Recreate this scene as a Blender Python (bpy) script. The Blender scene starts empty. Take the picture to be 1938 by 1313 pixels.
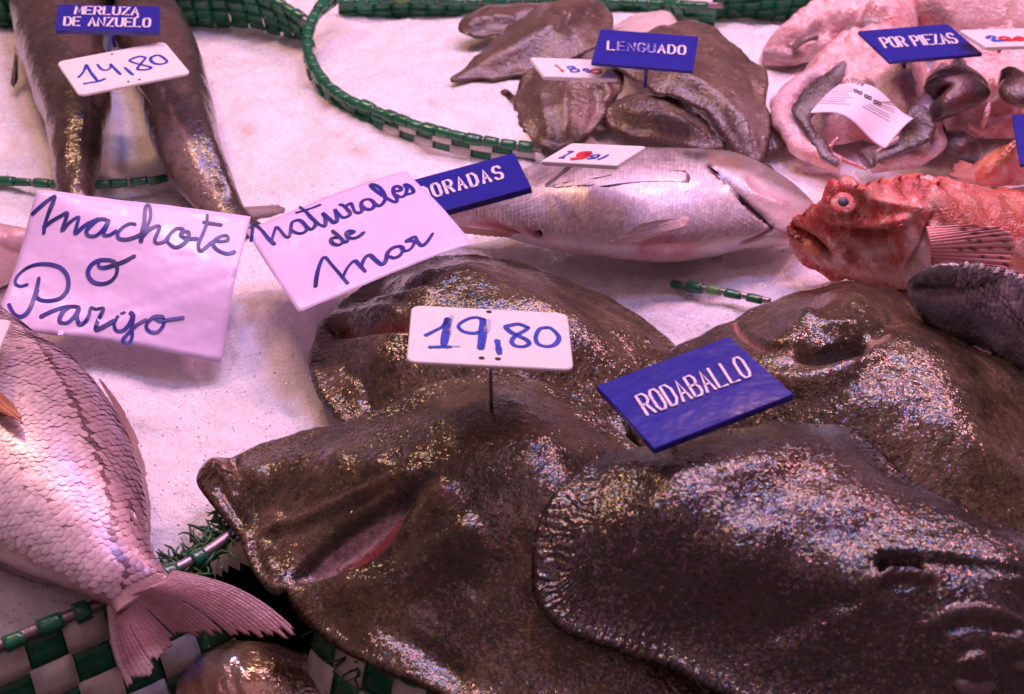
import bpy, math, random
import numpy as np
rng = np.random.default_rng(7); random.seed(7)
sc = bpy.context.scene
# ------------------------------------------------------------------ camera
W, H = 1938.0, 1313.0
LENS = 50.0
F = W * LENS / 36.0
TH = math.radians(35.0)
HC = 0.532
cam_d = bpy.data.cameras.new('camera'); cam = bpy.data.objects.new('camera', cam_d)
sc.collection.objects.link(cam); sc.camera = cam
cam.location = (0, 0, HC); cam.rotation_euler = (math.pi/2 - TH, 0, 0)
cam_d.lens = LENS; cam_d.sensor_width = 36.0; cam_d.sensor_fit = 'HORIZONTAL'
cam_d.clip_start = 0.02; cam_d.clip_end = 50
cam_d.dof.use_dof = True; cam_d.dof.focus_distance = 0.86; cam_d.dof.aperture_fstop = 13.0
# ------------------------------------------------------------------ world, lamps, exposure
wd = bpy.data.worlds.new('World'); sc.world = wd; wd.use_nodes = True
bg = wd.node_tree.nodes['Background']
bg.inputs[0].default_value = (1.0, 0.52, 0.64, 1); bg.inputs[1].default_value = 0.17
def lamp(name, loc, aim, col, power, size):
    d = bpy.data.lights.new(name, 'AREA'); d.shape = 'DISK'; d.size = size; d.energy = power; d.color = col
    o = bpy.data.objects.new(name, d); sc.collection.objects.link(o); o.location = loc
    from mathutils import Vector
    o.rotation_euler = (Vector(aim) - Vector(loc)).to_track_quat('-Z', 'Y').to_euler()
    return o
lamp('stall_lamp_pink', (0.05, 1.25, 1.25), (0.05, 0.72, 0), (1.0, 0.52, 0.72), 4.0, 0.20)
lamp('stall_lamp_pink', (0.36, 1.48, 1.30), (0.20, 0.75, 0), (1.0, 0.52, 0.70), 4.4, 0.22)
lamp('stall_lamp_pink', (-0.28, 1.18, 1.28), (-0.15, 0.75, 0), (1.0, 0.56, 0.72), 3.2, 0.18)
lamp('stall_lamp_pink', (0.12, 0.82, 1.40), (0.12, 0.6, 0), (1.0, 0.54, 0.74), 1.9, 0.15)
lamp('stall_lamp_rose', (0.85, 1.35, 1.15), (0.42, 1.05, 0), (1.0, 0.44, 0.60), 8.0, 0.22)
lamp('stall_lamp_warm', (-0.60, 1.45, 1.15), (-0.35, 1.15, 0), (1.0, 0.54, 0.34), 5.4, 0.22)
lamp('glint_light_blue', (-0.12, 1.58, 1.42), (0.1, 0.6, 0), (0.12, 0.28, 1.0), 4.2, 0.20)  # added light, puts blue glints on the wet skin
lamp('glint_light_blue', (0.34, 0.98, 1.40), (0.2, 0.6, 0), (0.12, 0.28, 1.0), 4.0, 0.20)  # second added blue light, for glints on the front turbots
lamp('glint_light_amber', (0.20, 1.80, 1.40), (0.1, 0.6, 0), (1.0, 0.46, 0.12), 2.4, 0.17)  # added light for amber glints
lamp('fill_light_front', (-0.35, 0.20, 1.40), (-0.1, 0.7, 0), (1.0, 0.60, 0.84), 1.6, 1.0)  # broad added fill from the front
sc.view_settings.view_transform = 'Standard'; sc.view_settings.look = 'None'
sc.view_settings.gamma = 1.0; sc.view_settings.use_curve_mapping = False
sc.view_settings.exposure = 0.13
sc.render.engine = 'CYCLES'
sc.cycles.use_denoising = True
try: sc.cycles.denoiser = 'OPENIMAGEDENOISE'
except Exception: pass
sc.cycles.max_bounces = 6; sc.cycles.diffuse_bounces = 3; sc.cycles.glossy_bounces = 3
sc.cycles.sample_clamp_indirect = 4.0
sc.cycles.caustics_reflective = False; sc.cycles.caustics_refractive = False

# ------------------------------------------------------------------ geometry helpers
CT, ST = math.cos(TH), math.sin(TH)
def ray(px, py):
    u = (np.asarray(px, float) - W/2) / F; v = (np.asarray(py, float) - H/2) / F
    return np.stack([u, CT - v*ST, -ST - v*CT], -1)
def P(px, py, z=0.0):
    """point at height z seen at photograph pixel (px, py)"""
    d = ray(px, py); t = (np.asarray(z, float) - HC) / d[..., 2]
    return np.array([0, 0, HC]) + d * np.asarray(t)[..., None]
def proj(V):
    V = np.asarray(V, float); y = V[..., 1]; z = V[..., 2] - HC
    dep = y*CT - z*ST; up = y*ST + z*CT
    return np.stack([W/2 + F*V[..., 0]/dep, H/2 - F*up/dep], -1)
def hash2(ix, iy, s):
    n = (ix.astype(np.int64)*374761393 + iy.astype(np.int64)*668265263 + s*1442695041) & 0x7fffffff
    n = ((n ^ (n >> 13)) * 1274126177) & 0x7fffffff
    return ((n ^ (n >> 16)) & 0xffff) / 65535.0
def vnoise(x, y, s=0):
    ix = np.floor(x); iy = np.floor(y); fx = x-ix; fy = y-iy
    fx = fx*fx*(3-2*fx); fy = fy*fy*(3-2*fy)
    a = hash2(ix, iy, s); b = hash2(ix+1, iy, s); c = hash2(ix, iy+1, s); d = hash2(ix+1, iy+1, s)
    return (a*(1-fx)+b*fx)*(1-fy) + (c*(1-fx)+d*fx)*fy - 0.5
def fbm(x, y, sc_, oct=4, s=0):
    r = 0; a = 1.0; f = sc_
    for k in range(oct):
        r = r + a*vnoise(np.asarray(x)*f, np.asarray(y)*f, s+k*17); a *= .5; f *= 2.03
    return r
def spline(pts, n=8, closed=False):
    p = np.asarray(pts, float); m = len(p); out = []
    if m < 3 and not closed:
        t = np.linspace(0, 1, n+1)[:, None]; return p[0]*(1-t)+p[-1]*t
    for i in range(m if closed else m-1):
        if closed: a, b, c, d = p[i-1], p[i], p[(i+1) % m], p[(i+2) % m]
        else: a, b, c, d = p[max(i-1, 0)], p[i], p[i+1], p[min(i+2, m-1)]
        for k in range(n):
            t = k/n
            out.append(.5*((2*b)+(-a+c)*t+(2*a-5*b+4*c-d)*t*t+(-a+3*b-3*c+d)*t**3))
    if not closed: out.append(p[-1])
    return np.array(out)
def resample(pts, n):
    p = np.asarray(pts, float); L = np.r_[0, np.cumsum(np.linalg.norm(np.diff(p, axis=0), axis=1))]
    t = np.linspace(0, L[-1], n)
    return np.stack([np.interp(t, L, p[:, k]) for k in range(p.shape[1])], -1)
def seg_dist(X, poly, closed=False):
    """distance, arclength and side of points X to polyline"""
    A = np.asarray(poly, float)[:, :2]
    B = np.roll(A, -1, 0) if closed else A[1:]
    A0 = A if closed else A[:-1]
    D = B - A0; L2 = (D**2).sum(1) + 1e-18; Ls = np.sqrt(L2); S0 = np.r_[0, np.cumsum(Ls)[:-1]]
    best = np.full(len(X), 1e18); s = np.zeros(len(X)); side = np.zeros(len(X)); near = np.zeros((len(X), 2))
    for k in range(len(A0)):
        w = X - A0[k]; t = np.clip((w @ D[k]) / L2[k], 0, 1)
        q = w - t[:, None]*D[k]; d = (q**2).sum(1); m = d < best
        best[m] = d[m]; s[m] = S0[k] + t[m]*Ls[k]; near[m] = A0[k] + t[m, None]*D[k]
        side[m] = np.sign(D[k][0]*w[m, 1] - D[k][1]*w[m, 0])
    return np.sqrt(best), s, side, near
def inside(X, poly):
    A = np.asarray(poly, float)[:, :2]; r = np.zeros(len(X), bool); j = len(A)-1
    for i in range(len(A)):
        xi, yi = A[i]; xj, yj = A[j]
        c = ((yi > X[:, 1]) != (yj > X[:, 1]))
        with np.errstate(divide='ignore', invalid='ignore'):
            r ^= c & (X[:, 0] < (xj-xi)*(X[:, 1]-yi)/((yj-yi) + 1e-18)+xi)
        j = i
    return r
def sst(e0, e1, x):
    t = np.clip((x-e0)/(e1-e0), 0, 1); return t*t*(3-2*t)

# ------------------------------------------------------------------ object helpers
def thing(name, label, cat, loc, group=None):
    o = bpy.data.objects.new(name, None); sc.collection.objects.link(o)
    o.empty_display_size = .02; o.location = [float(v) for v in loc]
    o['label'] = label; o['category'] = cat
    if group: o['group'] = group
    return o
def world_loc(o):
    v = np.zeros(3)
    while o is not None:
        v = v + np.array(o.location); o = o.parent
    return v
def mesh(name, V, Fc, mat, parent=None, smooth=True, uv=None, col=None, mats=None, fmat=None, loc=None):
    """V in world coordinates; becomes a mesh object (child of parent)"""
    V = np.asarray(V, float)
    L = world_loc(parent) if parent is not None else (np.asarray(loc, float) if loc is not None else np.array([V[:, 0].mean(), V[:, 1].mean(), V[:, 2].min()]))
    me = bpy.data.meshes.new(name); me.from_pydata((V - L).tolist(), [], [tuple(int(i) for i in f) for f in Fc])
    if smooth: me.polygons.foreach_set('use_smooth', np.ones(len(me.polygons), bool))
    if uv is not None:
        ul = me.uv_layers.new(name='uv'); idx = np.zeros(len(me.loops), np.int32); me.loops.foreach_get('vertex_index', idx)
        ul.data.foreach_set('uv', np.asarray(uv, float)[idx].astype(np.float32).ravel())
    c = np.zeros((len(V), 4), np.float32) if col is None else np.asarray(col, np.float32)
    at = me.color_attributes.new('col', 'FLOAT_COLOR', 'POINT'); at.data.foreach_set('color', c.ravel())
    for m in (mats or [mat]): me.materials.append(M[m] if isinstance(m, str) else m)
    if fmat is not None: me.polygons.foreach_set('material_index', np.asarray(fmat, np.int32))
    me.update()
    o = bpy.data.objects.new(name, me); sc.collection.objects.link(o)
    if parent is None: o.location = L
    else: o.parent = parent
    return o
def tag(o, label, cat, group=None, kind=None):
    if label: o['label'] = label
    if cat: o['category'] = cat
    if group: o['group'] = group
    if kind: o['kind'] = kind
    return o
class MB:
    """collects several small shapes into one mesh"""
    def __init__(s): s.V = []; s.F = []; s.C = []; s.U = []; s.n = 0
    def add(s, V, Fc, col=(0, 0, 0, 0), uv=None):
        V = np.asarray(V, float); s.V.append(V); s.F += [tuple(i+s.n for i in f) for f in Fc]; s.n += len(V)
        s.C.append(np.broadcast_to(np.asarray(col, float), (len(V), 4))); s.U.append(np.zeros((len(V), 2)) if uv is None else uv)
    def build(s, name, mat, parent=None, **k):
        return mesh(name, np.concatenate(s.V), s.F, mat, parent, col=np.concatenate(s.C), uv=np.concatenate(s.U), **k)
def tube(path, r, n=8, cap=True):
    p = np.asarray(path, float); m = len(p); r = np.broadcast_to(np.asarray(r, float), (m,))
    T = np.gradient(p, axis=0); T /= np.linalg.norm(T, axis=1)[:, None] + 1e-12
    ref = np.array([0, 0, 1.0]) if abs(T[:, 2]).mean() < .8 else np.array([1.0, 0, 0])
    A = np.cross(T, ref); A /= np.linalg.norm(A, axis=1)[:, None]+1e-12; B = np.cross(A, T)
    ph = np.linspace(0, 2*math.pi, n, endpoint=False)
    V = (p[:, None] + r[:, None, None]*(np.cos(ph)[None, :, None]*A[:, None] + np.sin(ph)[None, :, None]*B[:, None])).reshape(-1, 3)
    Fc = [(i*n+j, i*n+(j+1) % n, (i+1)*n+(j+1) % n, (i+1)*n+j) for i in range(m-1) for j in range(n)]
    if cap: Fc += [tuple(range(n))[::-1], tuple(range((m-1)*n, m*n))]
    return V, Fc
def ellipsoid(c, ax, n=16, m=10):
    """ax: 3x3 rows are half axes"""
    ax = np.asarray(ax, float); V = []; Fc = []
    for i in range(m+1):
        t = math.pi*i/m
        for j in range(n):
            p = 2*math.pi*j/n
            V.append(np.asarray(c) + ax[0]*math.sin(t)*math.cos(p) + ax[1]*math.sin(t)*math.sin(p) + ax[2]*math.cos(t))
    for i in range(m):
        for j in range(n):
            Fc.append((i*n+j, (i+1)*n+j, (i+1)*n+(j+1) % n, i*n+(j+1) % n))
    return np.array(V), Fc

# ------------------------------------------------------------------ features drawn on the skin: relief, pigment and painted gill shade
def features(V, Nrm, feats, top, scale=1.0):
    """V vertices, Nrm displacement directions, top mask; returns moved V and painted colours"""
    px = proj(V); off = np.zeros(len(V)); col = np.zeros((len(V), 4))
    for f in feats:
        k = f[0]
        if k in ('groove', 'ridge'):
            ln = spline(f[1], 6); d, s, sd, _ = seg_dist(px, ln); tot = np.linalg.norm(np.diff(ln, axis=0), axis=1).sum()
            fade = np.clip(np.minimum(s, tot-s)/(0.15*tot+1e-6), 0.15, 1)
            g = np.exp(-(d/f[2])**2)*fade
            off += (-1 if k == 'groove' else 1)*f[3]*g
        elif k == 'bump':
            d = np.hypot(px[:, 0]-f[1][0], px[:, 1]-f[1][1]); off += f[3]*np.exp(-(d/f[2])**2)
        elif k == 'flap':      # raises one side of a line with a crisp edge
            d, s, sd, _ = seg_dist(px, spline(f[1], 6)); tot = np.linalg.norm(np.diff(np.array(f[1], float), axis=0), axis=1).sum()
            fade = np.clip(np.minimum(s, tot-s)/(0.25*tot+1e-6), 0, 1)
            sgn = f[4] if len(f) > 4 else 1
            off += f[3]*fade*np.exp(-d/f[2])*sst(-3.5, 3.5, d*sd*sgn)
        elif k in ('line', 'area'):
            if k == 'line':
                d, _, _, _ = seg_dist(px, spline(f[1], 6)); a = np.exp(-(d/f[2])**2)
            else:
                poly = spline(f[1], 5, True); d, _, _, _ = seg_dist(px, poly, True); ins = inside(px, poly)
                a = sst(-f[2], f[2], np.where(ins, d, -d))
            nz = f[5] if len(f) > 5 else 0.35
            a = np.clip(a*(1 + nz*2*fbm(px[:, 0], px[:, 1], 0.05, 3, 5)), 0, 1)*f[4]
            c = np.array(f[3]); a0 = col[:, 3]; na = a + a0*(1-a)
            col[:, :3] = np.where(na[:, None] > 1e-6, (c*a[:, None] + col[:, :3]*(a0*(1-a))[:, None])/np.maximum(na, 1e-6)[:, None], col[:, :3])
            col[:, 3] = na
    off *= top; col[:, 3] *= top
    return V + Nrm*off[:, None]*scale, col

def sheet(name, outline, mat, parent=None, step=.0018, T=.035, R=.07, edge=.004, fringe=.012, feats=(), ctrl=(), rough=.0015, rs=30., bottom=0.006, seed=0, prof=None, thin=.0018, wave=0.0, loc=None, extra=None):
    """a flat fish or slab lying on what is below it: outline of (px, py, z) points"""
    o = np.asarray(outline, float); o = spline(o, 10, True)
    G = P(o[:, 0], o[:, 1], o[:, 2]); G2 = G[:, :2]
    lo = G2.min(0)-step*2; hi = G2.max(0)+step*2
    nx = int((hi[0]-lo[0])/step)+2; ny = int((hi[1]-lo[1])/step)+2
    gx, gy = np.meshgrid(lo[0]+np.arange(nx)*step, lo[1]+np.arange(ny)*step, indexing='ij')
    X = np.stack([gx.ravel(), gy.ravel()], -1)
    ins = inside(X, G2)
    cell = ins.reshape(nx, ny); cell = cell[:-1, :-1] & cell[1:, :-1] & cell[:-1, 1:] & cell[1:, 1:]
    ci, cj = np.nonzero(cell); q = np.stack([ci*ny+cj, (ci+1)*ny+cj, (ci+1)*ny+cj+1, ci*ny+cj+1], -1)
    used, inv = np.unique(q, return_inverse=True); q = inv.reshape(q.shape); X = X[used]
    E = np.sort(np.concatenate([q[:, [0, 1]], q[:, [1, 2]], q[:, [2, 3]], q[:, [3, 0]]]), 1)
    u, cnt = np.unique(E, axis=0, return_counts=True); bv = np.unique(u[cnt == 1])
    isb = np.zeros(len(X), bool); isb[bv] = True
    d, s, sd, near = seg_dist(X, G2, True)
    X[bv] = near[bv]; d[bv] = 0
    # base height from the outline and the control points
    src = np.concatenate([G[::4], np.array([P(c[0], c[1], c[2]) for c in ctrl]).reshape(-1, 3)])
    wt = 1/(((X[:, None, :]-src[None, :, :2])**2).sum(-1)+1e-5)**1.5
    base = (wt*src[None, :, 2]).sum(1)/wt.sum(1)
    db = G2[(np.abs(X[bv][:, None, :]-G2[None]).sum(-1)).argmin(1)] if 0 else None
    t1 = np.clip(d/edge, 0, 1); t1 = np.sqrt(1-(1-t1)**2)*min(edge, thin)
    t2 = np.clip((d-fringe*sst(0, 1, d/(fringe*2+1e-6)))/R, 0, 1); t2 = (sst(0, 1, t2) if prof is None else (1-(1-t2)**2.2)**prof)*T
    if prof is None:
        full = np.zeros(nx*ny); full[used] = t2; full = full.reshape(nx, ny); kb = max(3, int(.019/step)); ker = np.ones(kb)/kb
        for _ in range(2):
            full = np.apply_along_axis(lambda a_: np.convolve(a_, ker, 'same'), 0, full); full = np.apply_along_axis(lambda a_: np.convolve(a_, ker, 'same'), 1, full)
        w_ = sst(.004, .030, d); t2 = t2*(1-w_)+full.ravel()[used]*w_
    t3 = fbm(X[:, 0], X[:, 1], rs, 4, seed)*rough*2*sst(0, .02, d)
    wv = wave*np.sin(s*2*math.pi/.034 + 2*fbm(X[:, 0], X[:, 1], 20, 2, seed))*np.exp(-d/.012)
    if extra is not None: t3 = t3 + extra(X, d, s)
    zt = base+t1+t2+t3+wv
    V = np.concatenate([X, zt[:, None]], 1)
    V, col = features(V, np.tile([0, 0, 1.0], (len(V), 1)), feats, np.ones(len(V)))
    Vb = np.concatenate([X, (base+wv-np.minimum(d*.4, bottom))[:, None]], 1)
    n = len(V); mp = np.where(isb, np.arange(n), -1); fi = np.nonzero(~isb)[0]; mp[fi] = n+np.arange(len(fi))
    Fc = q.tolist() + mp[q][:, ::-1].tolist()
    uv = np.stack([s, d], -1)
    ob = mesh(name, np.concatenate([V, Vb[fi]]), Fc, mat, parent, uv=np.concatenate([uv, uv[fi]]), col=np.concatenate([col, col[fi]*0]), loc=loc)
    return ob

def loft(stations, n_len=100, n_ar=56, sup=2.0):
    """stations: (dorsal px, dorsal py, ventral px, ventral py, half thickness, centre height)"""
    s = np.asarray(stations, float); s = spline(s, 10); s = np.stack([np.interp(np.linspace(0, len(s)-1, n_len), np.arange(len(s)), s[:, k]) for k in range(6)], -1)
    T = P(s[:, 0], s[:, 1], s[:, 5]); B = P(s[:, 2], s[:, 3], s[:, 5])
    E = T-B; E[:, 2] = 0; E /= np.linalg.norm(E, axis=1)[:, None]
    for _ in range(6): E[1:-1] = (E[:-2]+E[1:-1]*2+E[2:])/4
    E /= np.linalg.norm(E, axis=1)[:, None]
    c = (T+B)/2; a = np.linalg.norm(T-B, axis=1)/2; b = s[:, 4]
    ph = np.linspace(0, 2*math.pi, n_ar, endpoint=False); cs, sn = np.cos(ph), np.sin(ph)
    cs = np.sign(cs)*abs(cs)**(2/sup); sn = np.sign(sn)*abs(sn)**(2/sup)
    Z = np.array([0, 0, 1.0])
    def ring(): return c[:, None]+a[:, None, None]*cs[None, :, None]*E[:, None]+b[:, None, None]*sn[None, :, None]*Z
    dpx = s[:, 0:2]-s[:, 2:4]; L = np.linalg.norm(dpx, axis=1); dpx = dpx/L[:, None]; mid = (s[:, 0:2]+s[:, 2:4])/2
    for it in range(14):
        q = ((proj(ring())-mid[:, None])*dpx[:, None]).sum(-1); mx, mn = q.max(1), q.min(1)
        k = ((proj(c+E*.01)-proj(c))*dpx).sum(1)/.01; k = np.maximum(k, 400)
        a = np.maximum(a+.7*(L-(mx-mn))/2/k, b*.25); c = c-E*(.7*(mx+mn)/2/k)[:, None]
    for _ in range(2):
        a[1:-1] = (a[:-2]+2*a[1:-1]+a[2:])/4; c[1:-1] = (c[:-2]+2*c[1:-1]+c[2:])/4
    V = ring()
    du = np.gradient(V, axis=0); dv = np.roll(V, -1, 1)-np.roll(V, 1, 1); Nn = np.cross(du, dv); Nn /= np.linalg.norm(Nn, axis=-1)[..., None]+1e-12
    cen = V.mean(1)[:, None]
    if ((Nn*(V-cen)).sum(-1)).mean() < 0: Nn = -Nn
    U = np.r_[0, np.cumsum(np.linalg.norm(np.diff(c, axis=0), axis=1))]
    arc = np.concatenate([np.zeros((n_len, 1)), np.cumsum(np.linalg.norm(np.diff(V, axis=1), axis=-1), axis=1)], 1)
    uv = np.stack([np.repeat(U[:, None], n_ar, 1), arc], -1)
    return dict(V=V, N=Nn, uv=uv, E=E, c=c, a=a, b=b, U=U, ph=ph)
def loft_obj(name, lf, mat, parent, feats=(), rough=.0006, rs=60, seed=0):
    V = lf['V'].reshape(-1, 3); Nn = lf['N'].reshape(-1, 3); m, n = lf['V'].shape[:2]
    V = V + Nn*(fbm(V[:, 0]+.71*V[:, 2], V[:, 1]-.9*V[:, 2], rs, 3, seed)*2*rough)[:, None]
    top = np.tile(sst(-.85, -.5, np.sin(lf['ph'])), m)
    V, col = features(V, Nn, feats, top)
    lf['V2'] = V.reshape(m, n, 3); lf['col'] = col.reshape(m, n, 4)
    Fc = [(i*n+j, i*n+(j+1) % n, (i+1)*n+(j+1) % n, (i+1)*n+j) for i in range(m-1) for j in range(n)]
    Fc += [tuple(range(n))[::-1], tuple(range((m-1)*n, m*n))]
    return mesh(name, V, Fc, mat, parent, uv=lf['uv'].reshape(-1, 2), col=col)
def scales(lf, du, dv, parent, mat, u0=.05, u1=.97, p0=.06, p1=.94, lift=.0005, seed=0, cfun=None, size=1.15, ek=.55):
    """overlapping scales set in rows on the upper flank of a lofted body"""
    V = lf['V2']; Nn = lf['N']; m, n = V.shape[:2]; half = n//2; U = lf['U']; r = np.random.default_rng(seed)
    mb = MB(); tail_dir = 1 if True else -1
    nu = int(U[-1]*(u1-u0)/du)
    ang = np.linspace(-1.9, 1.9, 7)
    AV = []; AF = []; AC = []; cnt = 0
    for i in range(nu):
        uu = (u0*U[-1]+i*du); fi = np.interp(uu, U, np.arange(m)); i0 = min(int(fi), m-2); ti = fi-i0
        ringp = V[i0]*(1-ti)+V[i0+1]*ti; ringn = Nn[i0]*(1-ti)+Nn[i0+1]*ti
        ax = V[i0+1]-V[i0]
        arc = np.r_[0, np.cumsum(np.linalg.norm(np.diff(ringp[:half+1], axis=0), axis=1))]
        Lr = arc[-1]; nv = max(int(round(Lr/dv)), 2); d2 = Lr/nv
        for j in range(nv):
            a = (j+(.5 if i % 2 else 0.0))*d2
            if a < p0*Lr or a > p1*Lr: continue
            fj = np.interp(a, arc, np.arange(half+1)); j0 = min(int(fj), half-1); tj = fj-j0
            p = ringp[j0]*(1-tj)+ringp[j0+1]*tj; nn = ringn[j0]*(1-tj)+ringn[j0+1]*tj; nn = nn/np.linalg.norm(nn)
            t = ax[j0]; t = t-nn*(t@nn); t /= np.linalg.norm(t)+1e-12; w = np.cross(nn, t)
            cc = cfun(p, r, lf['col'][i0, j0]*(1-tj)+lf['col'][i0, j0+1]*tj)
            if cc is None: continue
            if r.random() < .025: continue
            jz = r.normal(1, .08); lf_ = lift*(.6+1.0*r.random()); rr = d2*.62*size*jz; ll = du*1.05*size*r.normal(1, .09); p = p+t*du*r.normal(0, .06)+w*d2*r.normal(0, .05)
            vs = [p-t*ll*.55+nn*(-.0001)]
            for g in ang:
                cx, sx = math.cos(g), math.sin(g)
                vs.append(p+t*ll*.75*cx+w*rr*sx+nn*(lf_*(.55+.45*cx)))
            vs.append(p+nn*(lf_*.85))
            k = cnt; AV += vs; c = 8
            AF += [(k+8, k+1+q, k+2+q) for q in range(6)] + [(k+8, k, k+1), (k+8, k+7, k)]
            edge = (cc[0]*ek, cc[1]*ek*.93, cc[2]*ek, cc[3])
            AC += [cc]+[cc, edge, edge, edge, edge, edge, cc]+[cc]; cnt += 9
    o = mesh('scales', np.array(AV), AF, mat, parent, col=np.array(AC)); o['kind'] = 'stuff'
    return o
def fin(name, base, tip, mat, parent, rays=14, amp=.0006, ragged=.06, m=14, per=6, feats=(), th=.0006, seed=0, sag=0.0, splits=(), bow=None, stripe=None):
    """fan of fin rays between a base curve and a tip curve, both (px, py, z)"""
    r = np.random.default_rng(seed); n = rays*per+1
    b = resample(spline(base, 8), n); t = resample(spline(tip, 8), n)
    B = P(b[:, 0], b[:, 1], b[:, 2]); Tp = P(t[:, 0], t[:, 1], t[:, 2])
    rg = 1-ragged*np.repeat(r.random(rays+1), per)[:n]*(.5+r.random(n)*.7)
    k = np.linspace(0, 1, m)[None, :]*rg[:, None]
    G = B[:, None]*(1-k[..., None])+Tp[:, None]*k[..., None]
    if bow:
        q = proj(G); al = np.linspace(0, 1, n)[:, None, None]; q = q+(np.array(bow[0])*(1-al)**2+np.array(bow[1])*al**2)*np.sin(math.pi*np.minimum(k, 1))[..., None]; G = P(q[..., 0], q[..., 1], G[..., 2])
    ph = np.arange(n)/per
    rd = (np.abs(np.sin(ph*math.pi)))**.7
    G[..., 2] += amp*rd[:, None]*(0.4+.6*k) + sag*np.sin(math.pi*k)*1.0 + .0015*np.interp(np.arange(n), np.linspace(0, n-1, 9), r.random(9)-.5)[:, None]*k
    V = G.reshape(-1, 3)
    V, col = features(V, np.tile([0, 0, 1.0], (len(V), 1)), feats, np.ones(len(V)))
    if stripe:
        rs_ = np.repeat(np.clip(np.abs(np.sin(ph*math.pi))**1.5, 0, 1), m)[:, None]; sc_ = np.array(stripe[0])*(1-rs_)+np.array(stripe[1])*rs_
        col = np.c_[np.where(col[:, 3:] > .5, col[:, :3], sc_), np.full(len(V), .92)]
    sp = set(splits)
    Fq = [(i*m+j, (i+1)*m+j, (i+1)*m+j+1, i*m+j+1) for i in range(n-1) for j in range(m-1) if not (i in sp and j > m*0.35)]
    N0 = len(V); Vb = V.copy(); Vb[:, 2] -= th
    Fb = [tuple(N0+q for q in f)[::-1] for f in Fq]
    edges = {}
    for f in Fq:
        for a, c in zip(f, f[1:]+f[:1]):
            if (c, a) in edges: del edges[(c, a)]
            else: edges[(a, c)] = 1
    Fs = [(c, a, a+N0, c+N0) for a, c in edges]
    uv = np.stack([np.repeat(ph, m), np.tile(np.linspace(0, 1, m), n)], -1)
    return mesh(name, np.concatenate([V, Vb]), Fq+Fb+Fs, mat, parent, uv=np.concatenate([uv, uv]), col=np.concatenate([col, col]))

# ------------------------------------------------------------------ materials
M = {}
class NT:
    def __init__(s, name):
        s.m = bpy.data.materials.new(name); s.m.use_nodes = True; s.t = s.m.node_tree; s.t.nodes.clear(); M[name] = s.m
        s.out = s.n('ShaderNodeOutputMaterial')
    def n(s, typ, props=None, **inp):
        nd = s.t.nodes.new(typ)
        for k, v in (props or {}).items(): setattr(nd, k, v)
        for k, v in inp.items():
            key = k.replace('_', ' ')
            sk = nd.inputs[int(k[1:])] if k[0] == 'i' and k[1:].isdigit() else nd.inputs[key]
            if isinstance(v, bpy.types.NodeSocket): s.t.links.new(v, sk)
            else: sk.default_value = v
        return nd
    def math(s, op, a, b=0.0, c=0.0, clamp=False):
        nd = s.n('ShaderNodeMath', {'operation': op, 'use_clamp': clamp}, i0=a, i1=b, i2=c); return nd.outputs[0]
    def obj(s): return s.n('ShaderNodeTexCoord').outputs['Object']
    def uv(s): return s.n('ShaderNodeTexCoord').outputs['UV']
    def noise(s, scale, detail=3.0, rough=.55, vec=None, dist=0.0):
        nd = s.n('ShaderNodeTexNoise', Scale=scale, Detail=detail, Roughness=rough, Distortion=dist)
        s.t.links.new(vec or s.obj(), nd.inputs['Vector']); return nd.outputs[0]
    def voro(s, scale, feature='F1', out='Distance', rand=1.0, vec=None):
        nd = s.n('ShaderNodeTexVoronoi', {'feature': feature}, Scale=scale, Randomness=rand)
        s.t.links.new(vec or s.obj(), nd.inputs['Vector']); return nd.outputs[out]
    def ramp(s, fac, stops):
        nd = s.n('ShaderNodeValToRGB', i0=fac); el = nd.color_ramp.elements
        while len(el) > 1: el.remove(el[-1])
        for k, (p, c) in enumerate(stops):
            e = el[0] if k == 0 else el.new(p)
            e.position = p; e.color = (*c, 1) if len(c) == 3 else c
        return nd.outputs[0]
    def mix(s, fac, a, b, mode='MIX'):
        nd = s.n('ShaderNodeMix', {'data_type': 'RGBA', 'blend_type': mode})
        for sk, v in ((nd.inputs[0], fac), (nd.inputs[6], a), (nd.inputs[7], b)):
            if isinstance(v, bpy.types.NodeSocket): s.t.links.new(v, sk)
            else: sk.default_value = v if not isinstance(v, tuple) or len(v) == 4 else (*v, 1)
        return nd.outputs[2]
    def bump(s, h, dist, strength=1.0, prev=None):
        nd = s.n('ShaderNodeBump', Strength=strength, Distance=dist, Height=h)
        if prev is not None: s.t.links.new(prev, nd.inputs['Normal'])
        return nd.outputs[0]
    def attr(s):
        nd = s.n('ShaderNodeAttribute', {'attribute_name': 'col'}); return nd.outputs['Color'], nd.outputs['Alpha']
    def bsdf(s, **k):
        b = s.n('ShaderNodeBsdfPrincipled', **k); s.t.links.new(b.outputs[0], s.out.inputs[0]); return b
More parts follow.
